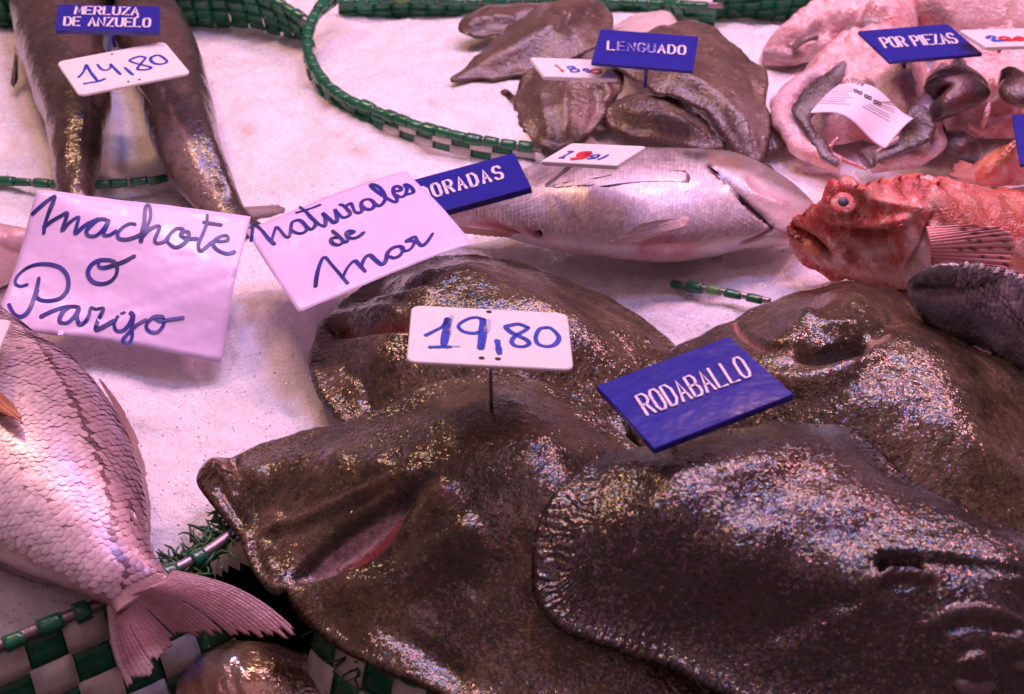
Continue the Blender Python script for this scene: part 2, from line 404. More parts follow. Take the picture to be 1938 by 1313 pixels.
def skin(name, stops, nscale=28, rough=.3, cell=600, cdist=.0007, film=0.0, coat=.2, rays=0.0, spec=.5, metallic=0.0, ndist=.0004, fine=1400, fdist=.0003, sss=0.0, crough=.12, fleck=0, facet=0, tilt=.4, irid=0):
    t = NT(name)
    n1 = t.noise(nscale, 4, .6, dist=.6); n2 = t.noise(nscale*6, 4, .65)
    f = t.math('ADD', t.math('MULTIPLY', n1, .68), t.math('MULTIPLY', n2, .32))
    base = t.ramp(f, stops)
    c, a = t.attr(); base = t.mix(a, base, c)
    if fleck:
        fv = t.voro(fleck, 'F1'); fk = t.n('ShaderNodeMapRange', {'clamp': True}, i0=fv, i1=.10, i2=.34, i3=1.0, i4=0.0).outputs[0]
        fk = t.math('MULTIPLY', fk, t.n('ShaderNodeMapRange', {'clamp': True}, i0=t.noise(55, 3), i1=.46, i2=.62, i3=0.0, i4=.55).outputs[0])
        base = t.mix(fk, base, (stops[-1][1][0]*1.5, stops[-1][1][1]*1.5, stops[-1][1][2]*1.5))
        dk = t.n('ShaderNodeMapRange', {'clamp': True}, i0=t.noise(170, 4, .7), i1=.52, i2=.66, i3=0.0, i4=.6).outputs[0]
        base = t.mix(dk, base, (stops[0][1][0]*.7, stops[0][1][1]*.7, stops[0][1][2]*.7))
    h = t.noise(nscale*9, 3); nrm = t.bump(h, ndist)
    if cell:
        v = t.voro(cell, 'SMOOTH_F1'); nrm = t.bump(v, cdist, prev=nrm)
    if fine:
        nrm = t.bump(t.noise(fine, 2), fdist, prev=nrm)
    if rays:
        uv = t.uv(); sx = t.n('ShaderNodeSeparateXYZ', i0=uv)
        wob = t.math('MULTIPLY', t.noise(45, 3), .022)
        ww = t.math('SINE', t.math('MULTIPLY', t.math('ADD', sx.outputs[0], wob), 2*math.pi/.0046))
        fd = t.math('MULTIPLY', t.n('ShaderNodeMapRange', {'clamp': True}, i0=sx.outputs[1], i1=.002, i2=.030, i3=1.0, i4=0.0).outputs[0], t.n('ShaderNodeMapRange', {'clamp': True}, i0=t.noise(22, 2), i1=.40, i2=.62, i3=.15, i4=1.0).outputs[0])
        nrm = t.bump(t.math('MULTIPLY', ww, fd), rays, prev=nrm)
    rg = t.n('ShaderNodeMapRange', i0=n2, i1=.3, i2=.7, i3=rough*.7, i4=rough*1.3).outputs[0]
    k = dict(Base_Color=base, Roughness=rg, Specular_IOR_Level=spec, Metallic=metallic, Normal=nrm, Coat_Weight=coat, Coat_Roughness=crough, Coat_IOR=1.55)
    b = t.bsdf(**k)
    if film:
        th = t.n('ShaderNodeMapRange', i0=t.noise(900, 1), i1=.25, i2=.75, i3=200.0, i4=900.0).outputs[0]
        t.t.links.new(th, b.inputs['Thin Film Thickness']); b.inputs['Thin Film IOR'].default_value = film
    if coat and facet:
        cn = nrm
        for fs, fk_ in ((facet, tilt), (facet*.55, tilt*.6)):
            vc = t.voro(fs, 'F1', 'Color'); off = t.n('ShaderNodeVectorMath', {'operation': 'SUBTRACT'}, i0=vc, i1=(.5, .5, .5)).outputs[0]
            off = t.n('ShaderNodeVectorMath', {'operation': 'SCALE'}, i0=off, i3=fk_).outputs[0]
            cn = t.n('ShaderNodeVectorMath', {'operation': 'ADD'}, i0=cn, i1=off).outputs[0]
        cn = t.n('ShaderNodeVectorMath', {'operation': 'NORMALIZE'}, i0=cn).outputs[0]
        if irid:      # oily skin: each facet carries a film of its own thickness
            t.t.links.new(cn, b.inputs['Normal']); t.t.links.new(nrm, b.inputs['Coat Normal'])
            fx = t.n('ShaderNodeSeparateXYZ', i0=t.voro(facet, 'F1', 'Color')).outputs[2]
            t.t.links.new(t.n('ShaderNodeMapRange', i0=fx, i1=0.0, i2=1.0, i3=240.0, i4=375.0).outputs[0], b.inputs['Thin Film Thickness'])
            b.inputs['Thin Film IOR'].default_value = irid
        else:
            t.t.links.new(cn, b.inputs['Coat Normal'])
    elif coat:
        t.t.links.new(nrm, b.inputs['Coat Normal'])
    if sss:
        b.inputs['Subsurface Weight'].default_value = sss; b.inputs['Subsurface Radius'].default_value = (1, .35, .25); b.inputs['Subsurface Scale'].default_value = .006
    return t.m
skin('turbot_skin', [(.32, (.016, .010, .006)), (.44, (.055, .036, .018)), (.56, (.105, .070, .036)), (.68, (.20, .138, .080))], 22, .12, 640, .00024, 0, .45, .00022, spec=.30, fine=1500, fdist=.00004, crough=.16, ndist=.0008, fleck=330, facet=700, tilt=.34, irid=1.48)
skin('turbot_skin_dark', [(.30, (.011, .008, .007)), (.46, (.031, .021, .017)), (.60, (.054, .036, .029)), (.76, (.096, .063, .050))], 28, .12, 600, .00026, 0, .45, .00035, spec=.30, fine=1500, fdist=.00004, crough=.16, ndist=.0008, fleck=330, facet=680, tilt=.42, irid=1.48)
skin('sole_skin', [(.32, (.060, .035, .026)), (.5, (.120, .073, .053)), (.68, (.21, .138, .102))], 30, .5, 700, .00020, 0, .9, .00012, spec=.2, fine=1300, fdist=.00006, crough=.16, ndist=.0010, fleck=300)
skin('sole_belly', [(.3, (.55, .42, .40)), (.7, (.74, .62, .60))], 30, .35, 0, .0004, 0, .3, .0002, fine=0)
skin('hake_skin', [(.3, (.022, .012, .010)), (.5, (.048, .028, .022)), (.7, (.11, .075, .062))], 20, .4, 900, .00012, 0, 1.0, 0, spec=.3, fine=1500, fdist=.00004, crough=.14, ndist=.0008, fleck=260, facet=420, tilt=.14)
skin('silver_skin', [(.3, (.56, .49, .50)), (.5, (.70, .62, .63)), (.7, (.82, .74, .75))], 30, .34, 500, .00012, 1.5, .5, 0, metallic=.12, fine=1400, fdist=.00005, ndist=.0003)
skin('snapper_skin', [(.3, (.30, .17, .16)), (.6, (.42, .26, .24))], 30, .35, 500, .0001, 1.5, .3, 0, metallic=.15, fine=0)
skin('bass_skin', [(.3, (.06, .05, .065)), (.5, (.16, .135, .16)), (.7, (.34, .29, .34))], 24, .30, 420, .0003, 1.5, .8, 0, metallic=.4, fine=1400, fdist=.00006, facet=600, tilt=.3)
skin('gold_skin', [(.3, (.35, .22, .12)), (.5, (.55, .40, .25)), (.7, (.70, .60, .48))], 22, .22, 420, .0003, 1.6, .8, 0, metallic=.5, fine=0, ndist=.0008)
skin('red_skin', [(.38, (.38, .020, .014)), (.46, (.62, .070, .042)), (.53, (.70, .19, .13)), (.60, (.84, .54, .47))], 70, .34, 360, .0002, 0, .8, 0, sss=.12, fine=1300, fdist=.00006, crough=.08, ndist=.0012)
skin('monk_flesh', [(.30, (.58, .10, .12)), (.42, (.76, .34, .34)), (.53, (.84, .55, .53)), (.66, (.90, .74, .72))], 40, .26, 150, .0008, 0, 1.0, 0, sss=.25, crough=.05, fine=0, ndist=.0016)
skin('monk_skin', [(.3, (.012, .009, .010)), (.5, (.045, .026, .024)), (.7, (.11, .062, .052))], 60, .30, 400, .0002, 0, 1.0, 0, fine=0, ndist=.001, crough=.08)
skin('fin_red', [(.3, (.36, .12, .095)), (.6, (.52, .23, .18))], 60, .36, 0, .0003, 1.4, .3, 0, fine=900, fdist=.00008)
skin('fin_pink', [(.3, (.30, .13, .13)), (.6, (.46, .24, .24))], 50, .34, 0, .0003, 1.4, .4, 0, fine=900, fdist=.00008)
skin('fin_grey', [(.3, (.13, .095, .095)), (.6, (.26, .20, .20))], 60, .34, 0, .0003, 1.4, .3, 0, fine=900, fdist=.00008)
def scalemat(name, base, metallic=.55):
    t = NT(name); c, a = t.attr(); b0 = t.mix(a, base, c)
    nrm = t.bump(t.noise(1600, 2), .00006)
    b = t.bsdf(Base_Color=b0, Roughness=.38, Metallic=metallic, Normal=nrm, Coat_Weight=.35, Coat_Roughness=.16)
    th = t.n('ShaderNodeMapRange', i0=t.noise(260, 2), i1=.25, i2=.75, i3=250.0, i4=800.0).outputs[0]
    t.t.links.new(th, b.inputs['Thin Film Thickness']); b.inputs['Thin Film IOR'].default_value = 1.45
scalemat('snapper_scale', (.55, .38, .37), .28); scalemat('dorada_scale', (.62, .54, .55), .12); scalemat('bass_scale', (.24, .20, .24), .5); scalemat('red_scale', (.55, .16, .08), .1)
def simple(name, col, rough=.4, spec=.5, metallic=0., bs=0., bd=0., var=0.0, coat=0.0, trans=0.0, vs=60):
    t = NT(name); b0 = col
    if var:
        n = t.noise(vs, 4, .6); b0 = t.ramp(n, [(.3, tuple(c*(1-var) for c in col)), (.7, tuple(min(1, c*(1+var)) for c in col))])
    else: b0 = (*col, 1)
    if bs:
        b = t.bsdf(Base_Color=b0, Roughness=rough, Specular_IOR_Level=spec, Metallic=metallic, Coat_Weight=coat, Normal=t.bump(t.noise(bs, 3), bd))
    else: b = t.bsdf(Base_Color=b0, Roughness=rough, Specular_IOR_Level=spec, Metallic=metallic, Coat_Weight=coat)
    return t
simple('blue_plastic', (.014, .016, .27), .22, .5, bs=40, bd=.0008, var=.10, coat=.3)
simple('white_plastic', (.80, .76, .72), .35, .5, var=.04, bs=300, bd=.0001)
simple('paper', (.80, .62, .87), .32, .5, bs=22, bd=.003, var=.04, coat=.2)
simple('receipt_paper', (.82, .74, .80), .5, .3, var=.03)
simple('print_grey', (.35, .27, .34), .6); simple('print_dark', (.10, .07, .10), .6)
simple('ink_red', (.62, .035, .05), .4); simple('gill_shade', (.035, .008, .012), .5); simple('hole_dark', (.02, .015, .015), .8)
simple('clear_plastic', (.48, .42, .42), .25, .6); simple('pin_metal', (.5, .45, .44), .28, metallic=.9)
simple('wire_metal', (.30, .25, .25), .38, metallic=.8, bs=200, bd=.0003)
simple('green_plastic', (.008, .135, .052), .25, .5, var=.35, bs=120, bd=.0006, coat=.3, vs=40)
simple('pale_plastic', (.62, .60, .52), .35, .5, var=.25, bs=160, bd=.0005, vs=70)
simple('light_green', (.10, .26, .07), .3, .5, var=.3)
simple('leaf_green', (.030, .11, .030), .45, .4, var=.5, vs=90)
simple('counter_dark', (.012, .011, .010), .4, .4, var=.3, bs=60, bd=.001)
simple('eye_clear', (.012, .012, .016), .08, .5, coat=1.0); simple('eye_grey', (.025, .022, .025), .32, .4, coat=.0, var=.2, vs=400); simple('eye_brown', (.34, .17, .14), .3, .4, coat=.4, var=.3, vs=300); simple('eye_ring', (.085, .055, .045), .2, .5, coat=.5, metallic=.0, var=.2, vs=300)
simple('gill_red', (.30, .045, .05), .25, .5, var=.4, bs=300, bd=.0008, coat=.5)
simple('flesh_pale', (.55, .33, .30), .3, .5, var=.2, bs=300, bd=.0004, coat=.3)
simple('yellow_plastic', (.55, .46, .02), .3)
t = NT('ink_blue'); n = t.noise(35, 3)
t.bsdf(Base_Color=t.ramp(n, [(.35, (.012, .014, .12)), (.55, (.016, .020, .30)), (.72, (.07, .015, .20))]), Roughness=.35)
t = NT('ink_bright'); n = t.noise(120, 3)
t.bsdf(Base_Color=t.ramp(n, [(.35, (.010, .030, .34)), (.65, (.03, .07, .50))]), Roughness=.4)
t = NT('ink_faded'); t.bsdf(Base_Color=(.46, .46, .62, 1), Roughness=.5)
t = NT('sticker_blue'); t.bsdf(Base_Color=(.05, .10, .46, 1), Roughness=.4)
t = NT('letter_white'); n = t.noise(420, 4, .7)
t.bsdf(Base_Color=t.ramp(n, [(.30, (.12, .10, .36)), (.42, (.72, .66, .70)), (1.0, (.80, .74, .76))]), Roughness=.45)
t = NT('letter_worn'); n = t.noise(260, 4, .7)
t.bsdf(Base_Color=t.ramp(n, [(.48, (.10, .10, .40)), (.60, (.52, .46, .66)), (1.0, (.68, .60, .72))]), Roughness=.45)
# crushed ice
t = NT('ice'); n1 = t.noise(900, 3, .6); n2 = t.noise(90, 4, .6)
nrm = t.bump(n2, .0026); nrm = t.bump(t.noise(330, 3, .6), .0010, prev=nrm); nrm = t.bump(n1, .0007, prev=nrm)
vc = t.voro(560, 'F1', 'Color'); off = t.n('ShaderNodeVectorMath', {'operation': 'SUBTRACT'}, i0=vc, i1=(.5, .5, .5)).outputs[0]
off = t.n('ShaderNodeVectorMath', {'operation': 'SCALE'}, i0=off, i3=1.5).outputs[0]
sparkle = t.n('ShaderNodeVectorMath', {'operation': 'NORMALIZE'}, i0=t.n('ShaderNodeVectorMath', {'operation': 'ADD'}, i0=nrm, i1=off).outputs[0]).outputs[0]
c, a = t.attr()
st = t.noise(38, 4, .65); st2 = t.math('MULTIPLY', t.n('ShaderNodeMapRange', {'clamp': True}, i0=st, i1=.62, i2=.80, i3=0.0, i4=1.0).outputs[0], .30)
base = t.mix(st2, (.92, .89, .89), (.78, .60, .50)); base = t.mix(a, base, c)
b = t.bsdf(Base_Color=base, Roughness=.42, Specular_IOR_Level=.35, Normal=nrm, Coat_Weight=.8, Coat_Roughness=.10, Coat_Normal=sparkle)
b.inputs['Subsurface Weight'].default_value = .35; b.inputs['Subsurface Radius'].default_value = (1, .9, .95); b.inputs['Subsurface Scale'].default_value = .006

t = NT('ice_crystal'); c, a = t.attr(); b = t.bsdf(Base_Color=t.mix(a, (.97, .95, .95), c), Roughness=.16, Specular_IOR_Level=.5)
b.inputs['Subsurface Weight'].default_value = .9; b.inputs['Subsurface Radius'].default_value = (1, .9, .95); b.inputs['Subsurface Scale'].default_value = .005
# ------------------------------------------------------------------ setting: counter and ice
GAP = [(-420, 1420), (-200, 1300), (0, 1222), (120, 1165), (260, 1100), (370, 1050), (430, 1010), (520, 985), (700, 1000), (900, 1090), (1300, 1190), (1700, 1320), (1900, 1500)]
gp = np.array([P(x, y, 0)[:2] for x, y in GAP]); gap_poly = np.concatenate([gp, [[.9, .2], [.9, .05], [-.9, .05]]])
STEP = .0030
gx, gy = np.meshgrid(np.arange(-.72, .72, STEP), np.arange(.40, 1.56, STEP), indexing='ij'); X = np.stack([gx.ravel(), gy.ravel()], -1)
dg, _, _, _ = seg_dist(X, gp); ing = inside(X, gap_poly); sg = np.where(ing, -dg, dg)
def ice_h(x, y):
    return fbm(x, y, 7, 3, 3)*.018 + fbm(x, y, 28, 3, 9)*.0065 + fbm(x, y, 150, 3, 11)*.0016 - .004
z = ice_h(X[:, 0], X[:, 1]); pxi = proj(np.c_[X, z])
def ice_bump(poly, w, h):
    d, _, _, _ = seg_dist(pxi, spline(poly, 6)); return h*np.exp(-(d/w)**2)
# ice banked against the basket edges and scooped beneath the big fish
z += ice_bump([(620, 40), (640, 110), (720, 170), (860, 215), (1000, 250)], 55, .008)
z += ice_bump([(150, 1010), (60, 1130)], 90, .004) + ice_bump([(1180, 585), (1300, 620), (1420, 600)], 36, .006)
z += ice_bump([(480, 610), (520, 760), (470, 850)], 90, .006)
z -= ice_bump([(240, 190), (250, 300)], 60, .006)
z = np.where(sg > 0, z - .02*np.exp(-sg/.012), -.125 + .0*sg)
V = np.c_[X, z]; nx, ny = gx.shape
colI = np.zeros((len(V), 4))
for (cx, cy, r, s) in [(640, 265, 26, .5), (680, 290, 22, .5), (690, 335, 20, .35), (620, 200, 16, .4), (815, 208, 14, .4), (470, 245, 24, .35), (520, 362, 12, .4), (560, 215, 18, .25), (700, 345, 16, .4), (1345, 560, 14, .5), (525, 345, 10, .3)]:
    d = np.hypot(pxi[:, 0]-cx, (pxi[:, 1]-cy)*1.6); a = np.exp(-(d/r)**2)*s*np.clip(.6+2*fbm(pxi[:, 0], pxi[:, 1], .06, 3, 2), 0, 1.4)
    colI[:, :3] = (.50, .27, .18); colI[:, 3] = np.maximum(colI[:, 3], a)
for (cx, cy, r, s) in [(1560, 318, 60, .45), (1520, 290, 30, .5), (1700, 330, 50, .25), (1625, 300, 40, .3)]:
    d = np.hypot(pxi[:, 0]-cx, (pxi[:, 1]-cy)*2); a = np.exp(-(d/r)**2)*s; m_ = a > colI[:, 3]
    colI[m_, :3] = (.80, .30, .34); colI[m_, 3] = a[m_]
I = np.arange(nx*ny).reshape(nx, ny)
q = np.stack([I[:-1, :-1], I[1:, :-1], I[1:, 1:], I[:-1, 1:]], -1).reshape(-1, 4)
keep = (sg[q] > 0).all(1); q = q[keep]
ice = mesh('ice', V, q.tolist(), 'ice', col=colI, loc=(0, .9, -.1)); tag(ice, 'crushed white ice spread under all the fish', None, kind='structure')
# loose crystals lying on the ice
def crystals(n, seed):
    r = np.random.default_rng(seed); ok = np.nonzero((sg > .004) & (pxi[:, 0] > -60) & (pxi[:, 0] < 2000) & (pxi[:, 1] < 1290) & (pxi[:, 1] > -30))[0]
    dep = V[ok, 1]; pr = 1/dep**1.5; ii = r.choice(ok, n, p=pr/pr.sum()); p = V[ii]+np.c_[r.uniform(-STEP/2, STEP/2, (n, 2)), np.zeros(n)]
    sz = .00034+.00060*r.random(n)**2.5
    oct_ = np.array([[1, 0, 0], [0, 1, 0], [-1, 0, 0], [0, -1, 0], [0, 0, 1], [0, 0, -1]], float)
    q = r.normal(size=(n, 4)); q /= np.linalg.norm(q, axis=1)[:, None]; w, x, y, z_ = q.T
    R = np.stack([np.stack([1-2*(y*y+z_*z_), 2*(x*y-w*z_), 2*(x*z_+w*y)], -1), np.stack([2*(x*y+w*z_), 1-2*(x*x+z_*z_), 2*(y*z_-w*x)], -1), np.stack([2*(x*z_-w*y), 2*(y*z_+w*x), 1-2*(x*x+y*y)], -1)], 1)
    o = oct_[None]*sz[:, None, None]*r.uniform(.55, 1.5, (n, 6, 1)); o = np.einsum('nij,nkj->nki', R, o)
    Vc = (o+p[:, None]+np.array([0, 0, 1.0])*(sz*.15)[:, None, None]).reshape(-1, 3)
    f = np.array([[0, 1, 4], [1, 2, 4], [2, 3, 4], [3, 0, 4], [1, 0, 5], [2, 1, 5], [3, 2, 5], [0, 3, 5]]); Fc = (f[None]+6*np.arange(n)[:, None, None]).reshape(-1, 3)
    cc = np.repeat(colI[ii], 6, 0)
    return Vc, Fc, cc
Vc, Fc, cc = crystals(16000, 5)
cr = mesh('ice_crystals', Vc, Fc.tolist(), 'ice_crystal', smooth=False, col=cc, loc=(0, .9, 0)); tag(cr, 'loose glinting crystals of crushed ice over the whole bed', 'ice', kind='stuff')
cv = np.array([[-1.2, .1, -.13], [1.2, .1, -.13], [1.2, 2.2, -.13], [-1.2, 2.2, -.13]]); cvb = cv-[0, 0, .04]
ctr = mesh('counter', np.concatenate([cv, cvb]), [(0, 1, 2, 3), (7, 6, 5, 4), (0, 4, 5, 1), (1, 5, 6, 2), (2, 6, 7, 3), (3, 7, 4, 0)], 'counter_dark', smooth=False); tag(ctr, 'dark counter below the baskets of ice', None, kind='structure')

# ------------------------------------------------------------------ woven baskets
def basket(label, path, r=.0042, seg=.0125, gap=.0013, wall=None, z=None, pale=.12, seed=0, wire=True, skip=0.0, tone='green_plastic'):
    rr = np.random.default_rng(seed)
    p = np.asarray(path, float); p = spline(p, 10); G = P(p[:, 0], p[:, 1], p[:, 2])
    L = np.r_[0, np.cumsum(np.linalg.norm(np.diff(G, axis=0), axis=1))]
    at = lambda s: np.stack([np.interp(s, L, G[:, k]) for k in range(3)], -1)
    root = thing('woven_basket', label, 'basket', [G[:, 0].mean(), G[:, 1].mean(), G[:, 2].min()-.03], 'green plastic baskets holding the ice')
    if wire:
        V, Fc = tube(resample(G, 40), r*.62, 8); mesh('rim_wire', V, Fc, 'wire_metal', root)
    n = int(L[-1]/seg)
    for i in range(n):
        if rr.random() < skip: continue
        s0 = i*seg+gap*.5*rr.random(); s1 = (i+1)*seg-gap*(.5+rr.random()*.8)
        pp = at(np.linspace(s0, s1, 5)); k = rr.uniform(.9, 1.22)
        rad = r*k*np.array([.97, 1.02, 1.02, 1.01, .97])*np.linspace(1.03, rr.uniform(.86, 1.0), 5)
        pp = pp+rr.normal(0, r*.06, 3); V, Fc = tube(pp, rad, 9); V[:, 2] = pp[:, 2].mean()+(V[:, 2]-pp[:, 2].mean())*rr.uniform(.75, .95); mesh('strand', V, Fc, 'light_green' if rr.random() < .05 else tone, root)
    if wall:
        h, rows, lean, n0, n1 = wall
        rows_h = h/rows; w = seg*1.25; nn = int(L[-1]/w)
        for i in range(nn):
            a0 = at(np.array([i*w-.0006])); a1 = at(np.array([(i+1)*w+.0006])); a0 = a0[0]; a1 = a1[0]
            tdir = a1-a0; nrm = np.array([tdir[1], -tdir[0], 0]); nrm /= np.linalg.norm(nrm)+1e-9
            for j in range(rows):
                zt = -r*.4-j*rows_h+.0004; zb = -r*.4-(j+1)*rows_h-.0004
                bul = .0022*(1 if (i+j) % 2 else -.2)
                vs = []
                for u in (0, .33, .67, 1):
                    for v in (0, .33, .67, 1):
                        pt = a0*(1-u)+a1*u; zz = zt*(1-v)+zb*v
                        vs.append(pt+nrm*(bul*math.sin(math.pi*(.15+.7*u))*math.sin(math.pi*(.15+.7*v))+lean*(-zz)+rr.uniform(-.0002, .0002))+[0, 0, zz])
                vs = np.array(vs); N0 = 16
                back = vs-nrm*.0009
                Fc = [(a*4+b, a*4+b+1, (a+1)*4+b+1, (a+1)*4+b) for a in range(3) for b in range(3)]
                ring = [0, 1, 2, 3, 7, 11, 15, 14, 13, 12, 8, 4]
                Fc2 = [tuple(q+N0 for q in f)[::-1] for f in Fc]+[(ring[k], ring[k-1], ring[k-1]+N0, ring[k]+N0) for k in range(12)]
                grn = (i+j) % 2 == 0 or not (n0 <= i <= n1)
                mesh('strand', np.concatenate([vs, back]), Fc+Fc2, tone if grn else 'pale_plastic', root)
    return root
basket('green rim curving through the ice left of the brown soles', [(660, -30, .035), (612, 5, .03), (588, 45, .024), (582, 95, .018), (606, 145, .016), (650, 184, .014), (720, 212, .014), (800, 240, .015), (900, 264, .015), (1025, 282, .010)], r=.0050, seg=.0138, seed=1, wall=(.012, 2, .25, 16, 60))
basket('green rim behind the brown soles at the top edge', [(640, 4, .012), (760, -2, .010), (900, 2, .008), (1100, 0, .008), (1250, 6, .012), (1300, 8, .022), (1368, 10, .022)], r=.005, seg=.014, seed=2, wall=(.03, 3, -.25, 40, 60))
basket('green and white chequered basket side behind the dark hakes', [(-30, -20, .035), (120, -28, .035), (300, -26, .037), (420, -24, .037), (500, -8, .034), (560, 26, .026), (584, 44, .022)], r=.005, seg=.013, seed=3, wall=(.050, 4, -.35, 25, 60))
basket('thin green rim crossing the ice under the dark hakes', [(-40, 340, .004), (60, 345, .005), (140, 350, .005), (220, 348, .005), (290, 341, .004), (334, 332, .001)], r=.0040, seg=.0150, seed=4)
basket('short row of green beads half sunk in the ice below the silver bream', [(1270, 536, .001), (1310, 542, .005), (1360, 550, .008), (1410, 560, .010), (1458, 570, .011)], r=.0036, seg=.0142, gap=.0032, seed=5)
basket('green woven basket wall behind the pink monkfish pieces', [(1352, -12, .030), (1440, -20, .032), (1560, -30, .034), (1700, -36, .036), (1990, -30, .036)], r=.005, seg=.013, seed=6, wall=(.058, 5, -.4, 99, 99))
basket('chequered basket with bare wire rim under the pink snapper tail', [(-120, 1272, .002), (0, 1222, .004), (90, 1183, .006), (180, 1146, .007), (270, 1108, .008), (372, 1056, .006), (440, 1010, .004)], r=.0052, seg=.0165, gap=.006, seed=7, wall=(.090, 5, .25, 0, 99))
basket('chequered basket rim beneath the head of the front turbot', [(600, 1165, -.012), (660, 1212, -.01), (720, 1252, -.008), (800, 1290, -.006), (900, 1330, -.006), (1060, 1370, -.006), (1290, 1400, -.004)], r=.0056, seg=.0165, gap=.005, seed=8, wall=(.075, 4, .3, 0, 99))
# plastic greenery between the front baskets
mb = MB()
for k in range(150):
    tt = random.random(); cx, cy = 330+110*tt+random.gauss(0, 9), 1088-88*tt+random.gauss(0, 13)
    p0 = P(cx, cy, .0); a = random.uniform(0, 6.3); ln = random.uniform(.006, .016); up = random.uniform(.001, .010)
    q = np.array([p0+np.array([math.cos(a+w*s)*ln*s, math.sin(a+w*s)*ln*s, up*s*(1.6-s)]) for w in [random.uniform(-1.5, 1.5)] for s in np.linspace(0, 1, 5)])
    V, Fc = tube(q, np.array([.0008, .0009, .0009, .0007, .0003])*random.uniform(.7, 1.3), 5); mb.add(V, Fc)
o = mb.build('plastic_greenery', 'leaf_green'); tag(o, 'tuft of green plastic grass beside the turbot mouth', 'greenery')
mb = MB()
for k in range(40):
    tt = random.random(); cx, cy = 640+60*tt+random.gauss(0, 8), 1200+60*tt+random.gauss(0, 10)
    p0 = P(cx, cy, -.02); a = random.uniform(0, 6.3); ln = random.uniform(.008, .022); up = random.uniform(-.006, .008)
    q = np.array([p0+np.array([math.cos(a+w*s)*ln*s, math.sin(a+w*s)*ln*s, up*s]) for w in [random.uniform(-2, 2)] for s in np.linspace(0, 1, 5)])
    V, Fc = tube(q, np.array([.0007, .0008, .0007, .0006, .0003]), 5); mb.add(V, Fc)
o = mb.build('plastic_greenery', 'leaf_green'); tag(o, 'sparse green plastic threads under the front turbot belly', 'greenery')

# ------------------------------------------------------------------ turbots
PINK = (.34, .15, .13); PALE = (.42, .27, .22); RED = (.26, .035, .035); GILL_SHADE = (.010, .006, .005); OLIVE = (.15, .10, .045); TAN = (.22, .14, .09)  # near-black tone paints the shade inside gill openings
def eye(parent, px, py, z, r, tilt=(0, -.35, .94), ring='eye_ring', pupil='eye_clear', flat=.40, pr=.6):
    c = P(px, py, z); n = np.array(tilt, float); n /= np.linalg.norm(n); a = np.cross(n, [1, 0, 0.1]); a /= np.linalg.norm(a); b = np.cross(n, a)
    V, Fc = ellipsoid(c-n*r*.30, [a*r, b*r, n*r*flat], 24, 14); e = mesh('eye', V, Fc, ring, parent)
    V, Fc = ellipsoid(c-n*r*.30+n*r*flat*.38, [a*r*pr, b*r*pr, n*r*flat*.75], 20, 12); mesh('pupil', V, Fc, pupil, e)
    return e
A_ = sheet('turbot', [(584, 690, .012), (592, 650, .012), (612, 610, .012), (642, 572, .014), (700, 535, .016), (780, 498, .018), (850, 482, .018), (930, 486, .018), (1010, 503, .018), (1080, 532, .018), (1160, 566, .016), (1220, 605, .014), (1275, 650, .012), (1300, 720, .012), (1250, 800, .012), (1120, 850, .01), (900, 880, .008), (720, 850, .006), (640, 800, .006), (600, 745, .01)],
    'turbot_skin', step=.0017, T=.042, R=.085, fringe=.0, seed=21, rough=.0018, rs=26, wave=.0006, feats=[
    ('groove', [(612, 620), (655, 632), (720, 628), (790, 612)], 9, .008), ('flap', [(612, 622), (655, 636), (720, 634), (790, 618)], 22, .004, 1),
    ('line', [(650, 630), (700, 630), (780, 614)], 9, RED, .85), ('ridge', [(590, 640), (640, 608), (700, 596), (770, 590)], 16, .006),
    ('groove', [(660, 566), (720, 556), (790, 538), (830, 524)], 7, .004), ('ridge', [(670, 545), (740, 532), (830, 510)], 14, .004),
    ('ridge', [(690, 575), (760, 560), (830, 545)], 10, .003), ('bump', (720, 690), 45, .006), ('groove', [(640, 690), (690, 720), (700, 780)], 14, .003),
    ('line', [(620, 660), (640, 720)], 20, OLIVE, .4), ('area', [(900, 520), (1050, 560), (1180, 640), (1000, 620)], 60, (.13, .085, .055), .5),
    ('groove', [(1050, 545), (1130, 600), (1200, 680)], 12, .003), ('ridge', [(1120, 560), (1200, 620), (1250, 670)], 10, .002)])
tag(A_, 'brown turbot lying behind the 19,80 price tag on the ice', 'fish', 'brown turbots heaped at the front')
